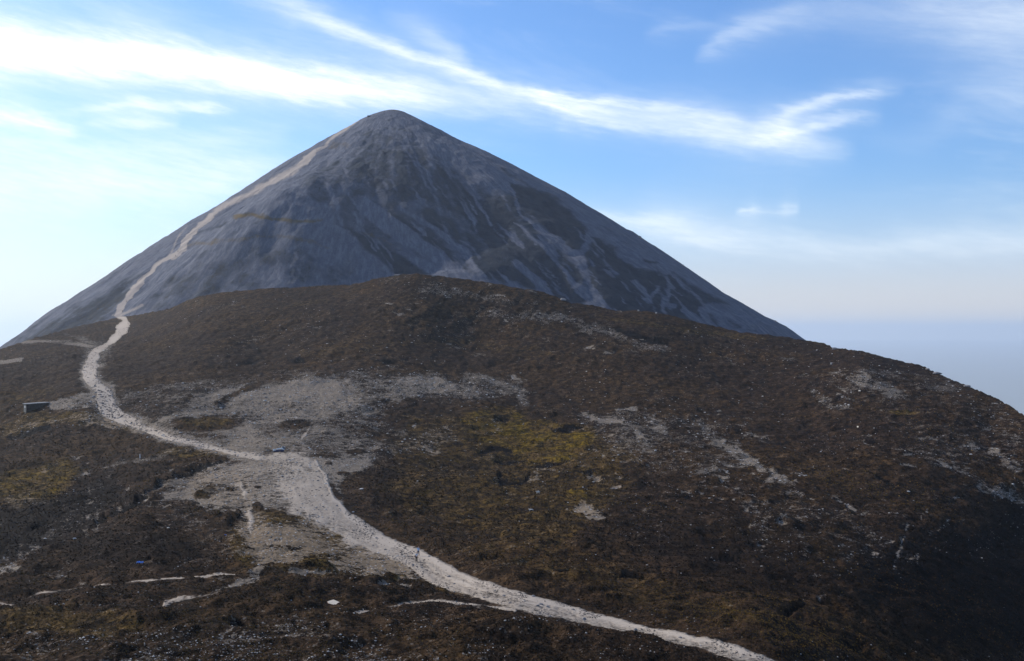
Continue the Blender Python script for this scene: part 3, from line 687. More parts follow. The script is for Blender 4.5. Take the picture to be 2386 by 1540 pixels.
def cover_material(name, kind):
    m = bpy.data.materials.new(name)
    m.use_nodes = True
    T = NT(m.node_tree)
    far = kind == 'mountain'
    co = T.n('ShaderNodeTexCoord').outputs['Object']
    cov = T.n('ShaderNodeAttribute', attribute_name='cover')
    sp = T.n('ShaderNodeSeparateColor')
    T.link(cov.outputs['Color'], sp.inputs[0])
    S, P, G = sp.outputs[0], sp.outputs[1], sp.outputs[2]
    Dk = T.n('ShaderNodeAttribute', attribute_name='peat_shade').outputs['Fac']
    nL = T.noise(co, .018, 3, .5)
    nA = T.noise(co, .09, 5, .62)
    nB = T.noise(co, .42, 5, .68)
    nC = T.noise(co, 1.7, 4, .72)
    if far:
        flow = T.n('ShaderNodeAttribute', attribute_name='flow').outputs['Vector']
        nF = T.noise(flow, 1.0, 6, .66)
        nF2 = T.noise(flow, 4.0, 4, .7)
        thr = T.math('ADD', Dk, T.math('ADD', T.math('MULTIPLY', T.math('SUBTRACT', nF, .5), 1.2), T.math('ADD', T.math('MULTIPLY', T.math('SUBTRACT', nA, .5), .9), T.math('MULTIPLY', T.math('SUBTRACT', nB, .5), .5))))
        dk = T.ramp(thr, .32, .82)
        stone = T.mix(T.ramp(nB, .3, .7), (.086, .095, .122), (.130, .140, .178))  # blue of the haze and dimness of the face put into the stone
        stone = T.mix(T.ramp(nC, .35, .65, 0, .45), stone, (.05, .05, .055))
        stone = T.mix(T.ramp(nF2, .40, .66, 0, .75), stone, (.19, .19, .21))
        veg = T.mix(T.ramp(nA, .35, .65), (.018, .025, .038), (.044, .049, .058))  # bluish and dark: haze and shade put into the plant colour too
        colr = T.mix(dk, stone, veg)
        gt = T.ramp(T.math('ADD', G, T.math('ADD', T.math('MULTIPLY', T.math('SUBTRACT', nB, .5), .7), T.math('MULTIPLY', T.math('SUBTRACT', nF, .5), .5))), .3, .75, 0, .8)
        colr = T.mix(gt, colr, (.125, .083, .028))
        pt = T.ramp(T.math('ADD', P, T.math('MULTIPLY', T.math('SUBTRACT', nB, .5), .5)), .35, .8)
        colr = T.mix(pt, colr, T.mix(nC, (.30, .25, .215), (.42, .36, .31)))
        bh = T.math('ADD', T.math('MULTIPLY', nB, 1.5), T.math('MULTIPLY', nC, .5))
        bdist = 1.0
    else:
        # heather, moss and dry grass
        tuft = T.ramp(T.math('ADD', T.math('MULTIPLY', nB, .5), T.math('MULTIPLY', nC, .5)), .41, .60)
        hea = T.mix(tuft, (.0065, .0045, .003), (.056, .0325, .018))
        hea = T.mix(T.ramp(nL, .42, .62, 0, .75), hea, T.mix(tuft, (.011, .006, .003), (.088, .050, .020)))
        hea = T.mix(T.ramp(nA, .52, .72, 0, .55), hea, (.048, .028, .017))
        gcol = T.mix(tuft, (.018, .011, .002), (.20, .125, .010))
        gcol = T.mix(T.ramp(nA, .35, .62), gcol, T.mix(tuft, (.014, .008, .0025), (.125, .074, .022)))
        nH = T.noise(T.vmul(co, (1, 1, 2.5)), .24, 5, .66)  # hummock shadows, put into the heather and grass colours as dark patches
        hea = T.mix(T.ramp(nH, .38, .55, .6, 0), hea, (.005, .0035, .003))
        gcol = T.mix(T.ramp(nH, .38, .52, .7, 0), gcol, (.008, .006, .003))
        gt = T.ramp(T.math('ADD', G, T.math('ADD', T.math('MULTIPLY', T.math('SUBTRACT', nA, .5), .9), T.math('MULTIPLY', T.math('SUBTRACT', nB, .5), .5))), .18, .75)
        colr = T.mix(gt, hea, gcol)
        colr = T.mix(T.ramp(T.math('ADD', Dk, T.math('MULTIPLY', T.math('SUBTRACT', nB, .5), .6)), .25, .75), colr, (.006, .0045, .004))
        # scree breaks through where it is dense
        th = T.math('ADD', S, T.math('ADD', T.math('MULTIPLY', T.math('SUBTRACT', nA, .5), .9), T.math('ADD', T.math('MULTIPLY', T.math('SUBTRACT', nB, .5), 1.5), T.math('MULTIPLY', T.math('SUBTRACT', nC, .5), 1.5))))
        st = T.ramp(th, .47, .58)
        scol = T.mix(T.ramp(nC, .32, .66), (.125, .099, .074), (.265, .215, .165))
        scol = T.mix(T.ramp(S, .50, .68, .55, 0), scol, (.07, .062, .056))
        scol = T.mix(T.ramp(nA, .35, .68, 0, .45), scol, (.105, .085, .062))
        scol = T.mix(T.ramp(T.noise(co, 6, 3, .7), .58, .72, 0, .7), scol, (.40, .38, .36))
        tan = T.mix(T.ramp(nB, .35, .65), (.130, .088, .050), (.235, .165, .095))
        scol = T.mix(T.math('MULTIPLY', T.ramp(G, .15, .65), .8), scol, tan)
        colr = T.mix(st, colr, scol)
        # lone pale stones
        vo = T.n('ShaderNodeTexVoronoi')
        T.link(co, vo.inputs['Vector']); vo.inputs['Scale'].default_value = 1.1
        spot = T.math('MULTIPLY', T.ramp(vo.outputs['Distance'], .13, .22, 1, 0), T.ramp(T.math('ADD', S, T.math('MULTIPLY', T.math('SUBTRACT', nA, .5), 1.3)), .16, .62))
        sv = T.n('ShaderNodeSeparateColor'); T.link(vo.outputs['Color'], sv.inputs[0])
        spot = T.math('MULTIPLY', spot, T.ramp(sv.outputs[0], .45, .6))
        colr = T.mix(spot, colr, (.34, .32, .30))
        pt = T.ramp(T.math('ADD', P, T.math('ADD', T.math('MULTIPLY', T.math('SUBTRACT', nB, .5), .5), T.math('MULTIPLY', T.math('SUBTRACT', nC, .5), .55))), .42, .66)
        pcol = T.mix(T.ramp(nC, .3, .7), (.24, .198, .158), (.39, .327, .262))
        pcol = T.mix(T.ramp(P, .7, 1.0, 0, .55), pcol, (.48, .405, .33))
        pcol = T.mix(T.ramp(T.noise(co, 2.6, 3, .7), .60, .70, 0, .6), pcol, (.13, .12, .115))
        colr = T.mix(pt, colr, pcol)
        bh = T.math('ADD', T.math('MULTIPLY', nB, .55), T.math('MULTIPLY', nC, .35))
        bh = T.math('MULTIPLY', bh, T.ramp(P, .3, .9, 1, .2))
        bdist = 1.0
    bs = T.n('ShaderNodeBsdfPrincipled')
    T.link(colr, bs.inputs['Base Color'])
    bs.inputs['Roughness'].default_value = .92
    bs.inputs['Specular IOR Level'].default_value = .03
    bp = T.n('ShaderNodeBump')
    bp.inputs['Strength'].default_value = .8
    bp.inputs['Distance'].default_value = bdist
    T.link(bh, bp.inputs['Height'])
    T.link(bp.outputs[0], bs.inputs['Normal'])
    out = T.n('ShaderNodeOutputMaterial')
    T.link(bs.outputs[0], out.inputs['Surface'])
    return m


MAT_NEAR = cover_material('heather_and_scree', 'near')
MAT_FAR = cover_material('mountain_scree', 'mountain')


def tag(o, label=None, cat=None, group=None, kind=None):
    if label: o['label'] = label
    if cat: o['category'] = cat
    if group: o['group'] = group
    if kind: o['kind'] = kind
    return o


# main visible sheet
us = np.arange(-420, 2821, 2.6)
NR = 500
U = np.repeat(us[None, :], NR, 0)
cr = crest(us)
t = (np.linspace(0, 1, NR) ** 1.0)[:, None]
V = cr[None, :] + (1610 - cr[None, :]) * t
Yn = near_r(U, V)
Xn = (U - UC) / F * Yn
Zn = (VC - V) / F * Yn + near_disp(Xn, Yn, U, V)
cov = [sample(N_S, U, V), sample(N_P, U, V), sample(N_G, U, V), sample(N_D, U, V)]
# beyond the crest: the ground falls away
kb = np.linspace(0, 1, 40)[1:][::-1]
Yb = Yn[:1] + 420 * (kb[:, None] ** 1.3)
Xb = (us[None, :] - UC) / F * Yb
dB = Yb - Yn[:1]
Zb = Zn[:1] + (Zn[:1] / Yn[:1]) * dB * 0 - .34 * dB + 1.5 * fbm(Xb, Yb, 40, 3) * np.clip(dB / 30, 0, 1)
Zb = np.maximum(Zb, -240)
# this side: the slope the photographer stands on
kf = np.linspace(1, 0, 40)[1:]
Yf = Yn[-1:] * kf[:, None] + .6
Xf = (us[None, :] - UC) / F * Yf
Zf = -1.9 + (Zn[-1:] + 1.9) * (1 - (1 - kf[:, None]) ** 1.6) - .4 + .4 * fbm(Xf, Yf, 9, 3) * kf[:, None]
cb = [np.repeat(c[:1], len(kb), 0) for c in cov]
cf = [np.repeat(c[-1:], len(kf), 0) for c in cov]
moor = grid_object('moorland', np.concatenate([Xb, Xn, Xf]), np.concatenate([Yb, Yn, Yf]), np.concatenate([Zb, Zn, Zf]),
                   [np.concatenate([a, b, c]) for a, b, c in zip(cb, cov, cf)])
moor.data.materials.append(MAT_NEAR)
tag(moor, kind='structure')

# ------------------------------------------------------------------ the mountain
XM, YM = (913 - UC) / F * 1290, 1290.0
SIL = [(-420, 1090), (0, 811), (104, 733), (208, 667), (300, 607), (400, 541), (440, 518), (520, 470), (600, 418), (640, 393), (700, 355), (760, 323), (818, 291), (840, 278), (858, 270.5), (888, 260), (902, 256.8), (915, 256), (928, 257.5),
       (944, 262), (999.5, 289.5), (1089, 335.5), (1161.6, 367), (1267, 422), (1332, 456), (1400, 498), (1478, 545.5), (1486, 547), (1581, 610), (1673.5, 674.5), (1762.5, 726.8), (1802, 743.7), (1874.6, 792), (2000, 876), (2400, 1150)]
su, sv_ = np.array([s[0] for s in SIL], float), np.array([s[1] for s in SIL], float)
dl = (913 - su[su <= 915]) / F * 1290; zl = (VC - sv_[su <= 915]) / F * 1290
dr_ = (su[su >= 915] - 913) / F * 1290; zr = (VC - sv_[su >= 915]) / F * 1290
dl, zl = dl[::-1], zl[::-1]


def mtn_h(x, y):
    dx, dy = x - XM, y - YM
    rho = np.hypot(dx, dy)
    ang = np.arctan2(dx, -dy)                      # 0 faces the camera, + to the right
    PL = np.interp(rho, dl, zl)
    PR = np.interp(rho, dr_, zr)
    w = .5 + .5 * np.sin(ang)
    z = PL * (1 - w) + PR * w
    # shoulder on the near left side
    bx, by = -215.0, 1010.0
    ax_, ay_ = .75, -.66
    lx, ly = (x - bx), (y - by)
    along, across = lx * ay_ * -1 * .0 + (lx * -.55 + ly * -.83), (lx * .83 + ly * -.55)
    z = z + 28 * np.exp(-(across / 60) ** 2 - (along / 95) ** 2)
    z = z - 18 * np.exp(-((across - 130) / 50) ** 2 - (along / 130) ** 2)
    z = z - 10 * np.exp(-((ang - .42) / .13) ** 2) * np.clip((rho - 120) / 150, 0, 1)
    z = z - 8 * np.exp(-((ang - .80) / .08) ** 2) * np.clip((rho - 150) / 150, 0, 1)
    amp = np.clip((rho - 60) / 260, 0, 1)
    edge = np.clip(1.25 - np.abs(np.sin(ang)) ** 4 * 1.0, .42, 1)
    ridg = np.abs(fbm(ang * 60 + 200, rho / 9, 14, 4, .55))
    z = z + (11 * ridg * amp + 2.6 * fbm(x, y, 26, 5, .66) * np.clip(rho / 60, .1, 1)) * edge
    return z, ang, rho


NA, NRH = 900, 330
tt = np.linspace(-1, 1, NA, endpoint=False)
angs = np.sign(tt) * math.pi * np.abs(tt) ** 1.35
rh = np.concatenate([np.linspace(.3, 520, NRH - 20), np.linspace(520, 1050, 21)[1:]])
A, RR = np.meshgrid(angs, rh)
Xm, Ym = XM + RR * np.sin(A), YM - RR * np.cos(A)
Zm, _, _ = mtn_h(Xm, Ym)
um, vm = UC + F * Xm / Ym, VC - F * Zm / Ym
# make the outline of the built cone agree with the traced one
bins = np.arange(-400, 2401, 8.0)
dv = np.zeros(len(bins))
Yc = np.maximum(Ym, 300)
for _ in range(4):
    Zt = Zm - np.interp(UC + F * Xm / Yc, bins, dv) * Yc / F
    vt = VC - F * Zt / Yc
    vis = (RR < 900) & (Ym > 500)
    for i_, b in enumerate(bins):
        k = vis & (np.abs(um - b) < 5)
        if k.sum() > 3:
            dv[i_] += np.clip(np.interp(b, su, sv_) - 3.0 - vt[k].min(), -60, 60)
gk = np.exp(-.5 * (np.arange(-15, 16) / 5.5) ** 2)
dv = np.convolve(np.pad(dv, 15, mode='edge'), gk / gk.sum(), mode='valid')
bu = bins


def mtn_fix(x, y, z):
    u = UC + F * x / y
    return z - np.interp(u, bu, dv) * y / F


Zm = np.where(Ym > 300, mtn_fix(Xm, np.maximum(Ym, 300), Zm), Zm)
um, vm = UC + F * Xm / Ym, VC - F * Zm / Ym
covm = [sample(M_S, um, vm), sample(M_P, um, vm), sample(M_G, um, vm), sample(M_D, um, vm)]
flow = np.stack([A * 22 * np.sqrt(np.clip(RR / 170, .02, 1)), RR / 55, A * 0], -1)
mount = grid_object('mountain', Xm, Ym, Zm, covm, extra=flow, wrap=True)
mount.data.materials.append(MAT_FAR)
tag(mount, kind='structure')


def at_mtn(u, v):
    """first point of the cone along the line of sight"""
    ys = np.linspace(700, 1330, 2600)
    x = (u - UC) / F * ys
    z, _, _ = mtn_h(x, ys)
    z = mtn_fix(x, ys, z)
    ray = (VC - v) / F * ys
    k = np.where(z >= ray)[0]
    i = k[0] if len(k) else int(np.argmax(z - ray))
    return Vector((x[i], ys[i], z[i]))


# ------------------------------------------------------------------ lowland, sea
def simple_mat(name, col, rough=.8, spec=.2, var=0.0, scale=3.0, metallic=0.0):
    m = bpy.data.materials.new(name)
    m.use_nodes = True
    T = NT(m.node_tree)
    bs = T.n('ShaderNodeBsdfPrincipled')
    co = T.n('ShaderNodeTexCoord').outputs['Object']
    n = T.noise(co, scale, 4, .65)
    lo = tuple(c * (1 - var) for c in col); hi = tuple(min(1, c * (1 + var)) for c in col)
    T.link(T.mix(T.ramp(n, .3, .7), lo, hi), bs.inputs['Base Color'])
    bs.inputs['Roughness'].default_value = rough
    bs.inputs['Specular IOR Level'].default_value = spec
    bs.inputs['Metallic'].default_value = metallic
    bp = T.n('ShaderNodeBump'); bp.inputs['Strength'].default_value = .3; bp.inputs['Distance'].default_value = .02
    T.link(n, bp.inputs['Height']); T.link(bp.outputs[0], bs.inputs['Normal'])
    out = T.n('ShaderNodeOutputMaterial')
    T.link(bs.outputs[0], out.inputs['Surface'])
    return m


gx = np.concatenate([np.linspace(-9000, -1500, 30), np.linspace(-1450, 1450, 90), np.linspace(1500, 9000, 30)])
gy = np.concatenate([np.linspace(-7000, -900, 30), np.linspace(-850, 2600, 110), np.linspace(2700, 11000, 30)])
BX, BY = np.meshgrid(gx, gy)
d0 = np.hypot(BX, (BY - 600))
BZ = -125 - .30 * np.maximum(0, d0 - 350) + 18 * fbm(BX, BY, 600, 4)
hill = -2.6 - .55 * np.hypot(BX, BY + 8) + 3 * fbm(BX, BY, 60, 3)
BZ = np.maximum(BZ, np.where(BY < 25, hill, hill - 20))
BZ = np.maximum(BZ, -501.0)
z0 = np.zeros_like(BX)
low = grid_object('lowland', BX, BY, BZ, [z0 + .15, z0, z0 + .4, z0])
low.data.materials.append(MAT_NEAR)
tag(low, kind='structure')

ang = np.linspace(0, 2 * math.pi, 96, endpoint=False)
rs = np.array([50, 2000, 6000, 14000, 30000, 60000.0])
AA, RS = np.meshgrid(ang, rs)
sea = grid_object('sea', RS * np.cos(AA), RS * np.sin(AA), np.full_like(RS, -500.0), wrap=True)
mw = bpy.data.materials.new('sea_water'); mw.use_nodes = True
T = NT(mw.node_tree)
bs = T.n('ShaderNodeBsdfPrincipled')
bs.inputs['Base Color'].default_value = (.30, .31, .28, 1)  # pale: distant haze and glint put into the water colour
bs.inputs['Roughness'].default_value = .5
co = T.n('ShaderNodeTexCoord').outputs['Object']
bp = T.n('ShaderNodeBump'); bp.inputs['Distance'].default_value = 2; bp.inputs['Strength'].default_value = .3
T.link(T.noise(co, .02, 4, .6), bp.inputs['Height']); T.link(bp.outputs[0], bs.inputs['Normal'])
T.link(bs.outputs[0], T.n('ShaderNodeOutputMaterial').inputs['Surface'])
sea.data.materials.append(mw)
tag(sea, kind='structure')

# ------------------------------------------------------------------ haze
def box_mesh(name, x0, x1, y0, y1, zz0, zz1):
    bm = bmesh.new()
    vs = [bm.verts.new(p) for p in [(x0, y0, zz0), (x1, y0, zz0), (x1, y1, zz0), (x0, y1, zz0), (x0, y0, zz1), (x1, y0, zz1), (x1, y1, zz1), (x0, y1, zz1)]]
    for f in [(3, 2, 1, 0), (4, 5, 6, 7), (0, 1, 5, 4), (1, 2, 6, 5), (2, 3, 7, 6), (3, 0, 4, 7)]:
        bm.faces.new([vs[i] for i in f])
    me = bpy.data.meshes.new(name); bm.to_mesh(me); bm.free()
    return me


HAZE = 5.8e-5
mh = bpy.data.materials.new('haze_air'); mh.use_nodes = True
T = NT(mh.node_tree)
pv = T.n('ShaderNodeVolumePrincipled')
pv.inputs['Color'].default_value = (.68, .77, .88, 1)
pv.inputs['Density'].default_value = HAZE
pv.inputs['Anisotropy'].default_value = .35
T.link(pv.outputs[0], T.n('ShaderNodeOutputMaterial').inputs['Volume'])
hz = bpy.data.objects.new('haze', box_mesh('haze', -61500, 61500, -61500, 61500, -502.5, 275))
hz.data.materials.append(mh)
COL.objects.link(hz)
tag(hz, kind='stuff')


# ------------------------------------------------------------------ ground litter: loose stones and heather
def blob_verts():
    g = (1 + 5 ** .5) / 2
    v = np.array([(-1, g, 0), (1, g, 0), (-1, -g, 0), (1, -g, 0), (0, -1, g), (0, 1, g), (0, -1, -g), (0, 1, -g), (g, 0, -1), (g, 0, 1), (-g, 0, -1), (-g, 0, 1)], float)
    f = np.array([(0, 11, 5), (0, 5, 1), (0, 1, 7), (0, 7, 10), (0, 10, 11), (1, 5, 9), (5, 11, 4), (11, 10, 2), (10, 7, 6), (7, 1, 8),
                  (3, 9, 4), (3, 4, 2), (3, 2, 6), (3, 6, 8), (3, 8, 9), (4, 9, 5), (2, 4, 11), (6, 2, 10), (8, 6, 7), (9, 8, 1)])
    return v / np.linalg.norm(v[0]), f


ICO_V, ICO_F = blob_verts()


def tri_object(name, V_, F_, mat, tint=None):
    me = bpy.data.meshes.new(name)
    me.vertices.add(len(V_)); me.loops.add(F_.size); me.polygons.add(len(F_))
    me.vertices.foreach_set('co', V_.astype(np.float32).ravel())
    me.loops.foreach_set('vertex_index', F_.astype(np.int32).ravel())
    me.polygons.foreach_set('loop_start', np.arange(0, F_.size, 3, dtype=np.int32))
    if tint is not None:
        at = me.attributes.new('tint', 'FLOAT', 'POINT')
        at.data.foreach_set('value', tint.astype(np.float32))
    me.update(calc_edges=True)
    me.materials.append(mat)
    o = bpy.data.objects.new(name, me)
    COL.objects.link(o)
    return o


def tint_mat(name, stops, rough=.9):
    m = bpy.data.materials.new(name); m.use_nodes = True
    T = NT(m.node_tree)
    a = T.n('ShaderNodeAttribute', attribute_name='tint').outputs['Fac']
    co = T.n('ShaderNodeTexCoord').outputs['Object']
    rp = T.n('ShaderNodeValToRGB')
    rp.color_ramp.interpolation = 'LINEAR'
    while len(rp.color_ramp.elements) < len(stops):
        rp.color_ramp.elements.new(.5)
    for e, (p, c) in zip(rp.color_ramp.elements, stops):
        e.position = p; e.color = (c[0], c[1], c[2], 1)
    T.link(T.math('ADD', a, T.math('MULTIPLY', T.math('SUBTRACT', T.noise(co, 7, 3, .7), .5), .5)), rp.inputs[0])
    bs = T.n('ShaderNodeBsdfPrincipled')
    T.link(rp.outputs[0], bs.inputs['Base Color'])
    bs.inputs['Roughness'].default_value = rough
    bs.inputs['Specular IOR Level'].default_value = .1
    T.link(bs.outputs[0], T.n('ShaderNodeOutputMaterial').inputs['Surface'])
    return m


def scatter(n, weight, vmin=0, seed=1):
    r = np.random.default_rng(seed)
    outu, outv = [], []
    tot = 0
    while tot < n:
        u = r.uniform(-60, 2450, 60000); v = r.uniform(640, 1560, 60000)
        k = v > crest(u) + 2
        u, v = u[k], v[k]
        w = weight(u, v)
        k = r.random(len(u)) < w
        outu.append(u[k]); outv.append(v[k]); tot += k.sum()
        if len(outu) > 400:
            break
    u, v = np.concatenate(outu)[:n], np.concatenate(outv)[:n]
    y = near_r(u, v)
    x = (u - UC) / F * y
    z = (VC - v) / F * y + near_disp(x, y, u, v)
    return u, v, x, y, z, r


def stones(name, n, weight, smin, smax, mat, seed, flat=.6, dark=None):
    u, v, x, y, z, r = scatter(n, weight, seed=seed)
    n = len(u)
    size = smin * (smax / smin) ** (r.random(n) ** 2.2) * np.clip(y / 260, .55, 1.7)
    P = ICO_V[None] * (1 + .35 * (r.random((n, 12, 1)) - .5)) * size[:, None, None]
    P = P * np.stack([.8 + .9 * r.random(n), .8 + .6 * r.random(n), flat * (.6 + .6 * r.random(n))], -1)[:, None, :]
    a = r.random(n) * 6.28
    c, s_ = np.cos(a)[:, None], np.sin(a)[:, None]
    Q = np.stack([P[..., 0] * c - P[..., 1] * s_, P[..., 0] * s_ + P[..., 1] * c, P[..., 2]], -1)
    Q += np.stack([x, y, z + size * .12], -1)[:, None, :]
    Fc = (ICO_F[None] + 12 * np.arange(n)[:, None, None]).reshape(-1, 3)
    t = np.repeat(r.random(n), 12)
    o = tri_object(name, Q.reshape(-1, 3), Fc, mat, t)
    return tag(o, kind='stuff')


m_stone = tint_mat('loose_quartzite', [(0, (.10, .09, .085)), (.45, (.22, .20, .19)), (.75, (.38, .36, .34)), (1, (.55, .53, .50))])
m_pale = tint_mat('pale_quartzite', [(0, (.14, .13, .12)), (.5, (.30, .28, .26)), (1, (.58, .55, .52))])
m_dstone = tint_mat('dark_stone', [(0, (.03, .028, .026)), (.6, (.09, .08, .075)), (1, (.16, .15, .14))])
stones('loose_stones', 9000, lambda u, v: np.clip(sample(N_S, u, v) - .25, 0, 1) * 1.2, .07, .28, m_stone, 3)
stones('pale_stones', 6800, lambda u, v: np.clip(.10 + (sample(N_S, u, v) - .15) * .8, 0, 1) * np.clip(1 - sample(N_P, u, v) * 1.4, 0, 1) * (1 + 2.5 * np.clip((v - 1400) / 100, 0, 1) * (u < 1300)) *
       np.clip(.5 + 3.5 * fbm(u, v * 2.5, 140, 4), 0, 1), .07, .24, m_pale, 4)
stones('path_stones', 4200, lambda u, v: np.clip(sample(N_P, u, v) - .3, 0, 1) * np.clip(.2 + 5 * fbm(u, v * 2, 60, 3), .05, 1), .07, .24, m_dstone, 5)

m_heather = tint_mat('heather_tufts', [(0, (.007, .004, .003)), (.38, (.019, .011, .006)), (.68, (.075, .041, .015)), (1, (.21, .13, .03))], .95)


def heather(n, seed):
    def w(u, v):
        r_ = near_r(u, v)
        return np.clip(1 - sample(N_S, u, v) * 2.2, 0, 1) * np.clip(1 - sample(N_P, u, v) * 3, 0, 1) * np.clip((520 - r_) / 260, 0, 1)
    u, v, x, y, z, r = scatter(n, w, seed=seed)
    n = len(u)
    g = sample(N_G, u, v)
    B = 7
    size = r.uniform(.11, .30, n) * np.clip(y / 230, .6, 1.5)
    a = r.random((n, B)) * 6.28
    tilt = r.uniform(.15, 1.0, (n, B))
    h = size[:, None] * r.uniform(.5, 1.0, (n, B)) * .8
    wd = size[:, None] * .42
    bx = r.uniform(-.5, .5, (n, B)) * size[:, None]; by = r.uniform(-.5, .5, (n, B)) * size[:, None]
    dx, dy = np.cos(a), np.sin(a)
    p0 = np.stack([bx - dy * wd, by + dx * wd, -.08 + bx * 0], -1)
    p1 = np.stack([bx + dy * wd, by - dx * wd, -.08 + bx * 0], -1)
    p2 = np.stack([bx + dx * h * tilt, by + dy * h * tilt, h], -1)
    Q = np.stack([p0, p1, p2], 2) + np.stack([x, y, z], -1)[:, None, None, :]
    t = np.clip(r.normal(.42, .2, (n, 1)) + g[:, None] * .34 + .7 * fbm(x, y, 30, 3)[:, None] - .42 * sample(N_D, u, v)[:, None] + r.normal(0, .08, (n, B)), 0, 1)
    T_ = np.repeat(t[..., None], 3, -1)
    N_ = n * B
    return tag(tri_object('heather', Q.reshape(-1, 3), np.arange(N_ * 3).reshape(-1, 3), m_heather, T_.reshape(-1)), kind='stuff')


heather(100000, 8)


# ------------------------------------------------------------------ helpers for single objects
def link(o, parent=None):
    COL.objects.link(o)
    if parent is not None:
        o.parent = parent
    return o


def empty(name, loc, rz=0.0):
    o = bpy.data.objects.new(name, None)
    o.empty_display_size = .3
    o.location = loc
    o.rotation_euler = (0, 0, rz)
    return link(o)


def from_bm(name, bm, mat, parent=None, smooth=False):
    bmesh.ops.recalc_face_normals(bm, faces=bm.faces)
    me = bpy.data.meshes.new(name)
    bm.to_mesh(me); bm.free()
    if smooth:
        for p in me.polygons:
            p.use_smooth = True
    me.materials.append(mat)
    return link(bpy.data.objects.new(name, me), parent)


def prism(bm, pts, bot, top):
    """pts: xy list; bot/top: z value or list"""
    n = len(pts)
    zb = bot if isinstance(bot, (list, tuple)) else [bot] * n
    zt = top if isinstance(top, (list, tuple)) else [top] * n
    b = [bm.verts.new((p[0], p[1], z)) for p, z in zip(pts, zb)]
    t_ = [bm.verts.new((p[0], p[1], z)) for p, z in zip(pts, zt)]
    bm.faces.new(b[::-1]); bm.faces.new(t_)
    for i in range(n):
        j = (i + 1) % n
        bm.faces.new((b[i], b[j], t_[j], t_[i]))


def rock_bm(sx, sy, sz, seed, cuts=2, rough=.22):
    rr = random.Random(seed)
    bm = bmesh.new()
    bmesh.ops.create_icosphere(bm, subdivisions=cuts, radius=1)
    off = [Vector((rr.gauss(0, 1), rr.gauss(0, 1), rr.gauss(0, 1))).normalized() for _ in range(7)]
    for vv in bm.verts:
        d = vv.co.normalized()
        k = 1 + rr.uniform(-rough, rough) * .4
        for o_ in off:                                   # cut flat facets
            dd = d.dot(o_)
            if dd > .62:
                k = min(k, .72 / dd)
        vv.co = Vector((d.x * sx * k, d.y * sy * k, d.z * sz * k))
    return bm


def skin_mesh(nodes, edges, subdiv=1):
    me = bpy.data.meshes.new('tmp')
    me.from_pydata([n[0] for n in nodes], edges, [])
    o = bpy.data.objects.new('tmp', me)
    COL.objects.link(o)
    md = o.modifiers.new('s', 'SKIN')
    md.use_smooth_shade = True
    if subdiv:
        sb = o.modifiers.new('b', 'SUBSURF'); sb.levels = subdiv; sb.render_levels = subdiv
    sk = me.skin_vertices[0].data
    for i, n in enumerate(nodes):
        r_ = n[1]
        sk[i].radius = (r_, r_) if not isinstance(r_, tuple) else r_
        sk[i].use_root = (i == 0)
    dg = bpy.context.evaluated_depsgraph_get()
    dg.update()
    res = bpy.data.meshes.new_from_object(o.evaluated_get(dg))
    bpy.data.objects.remove(o)
    return res


def join_meshes(name, lst, mat, parent):
    bm = bmesh.new()
    for m_ in lst:
        bm.from_mesh(m_)
    return from_bm(name, bm, mat, parent, True)


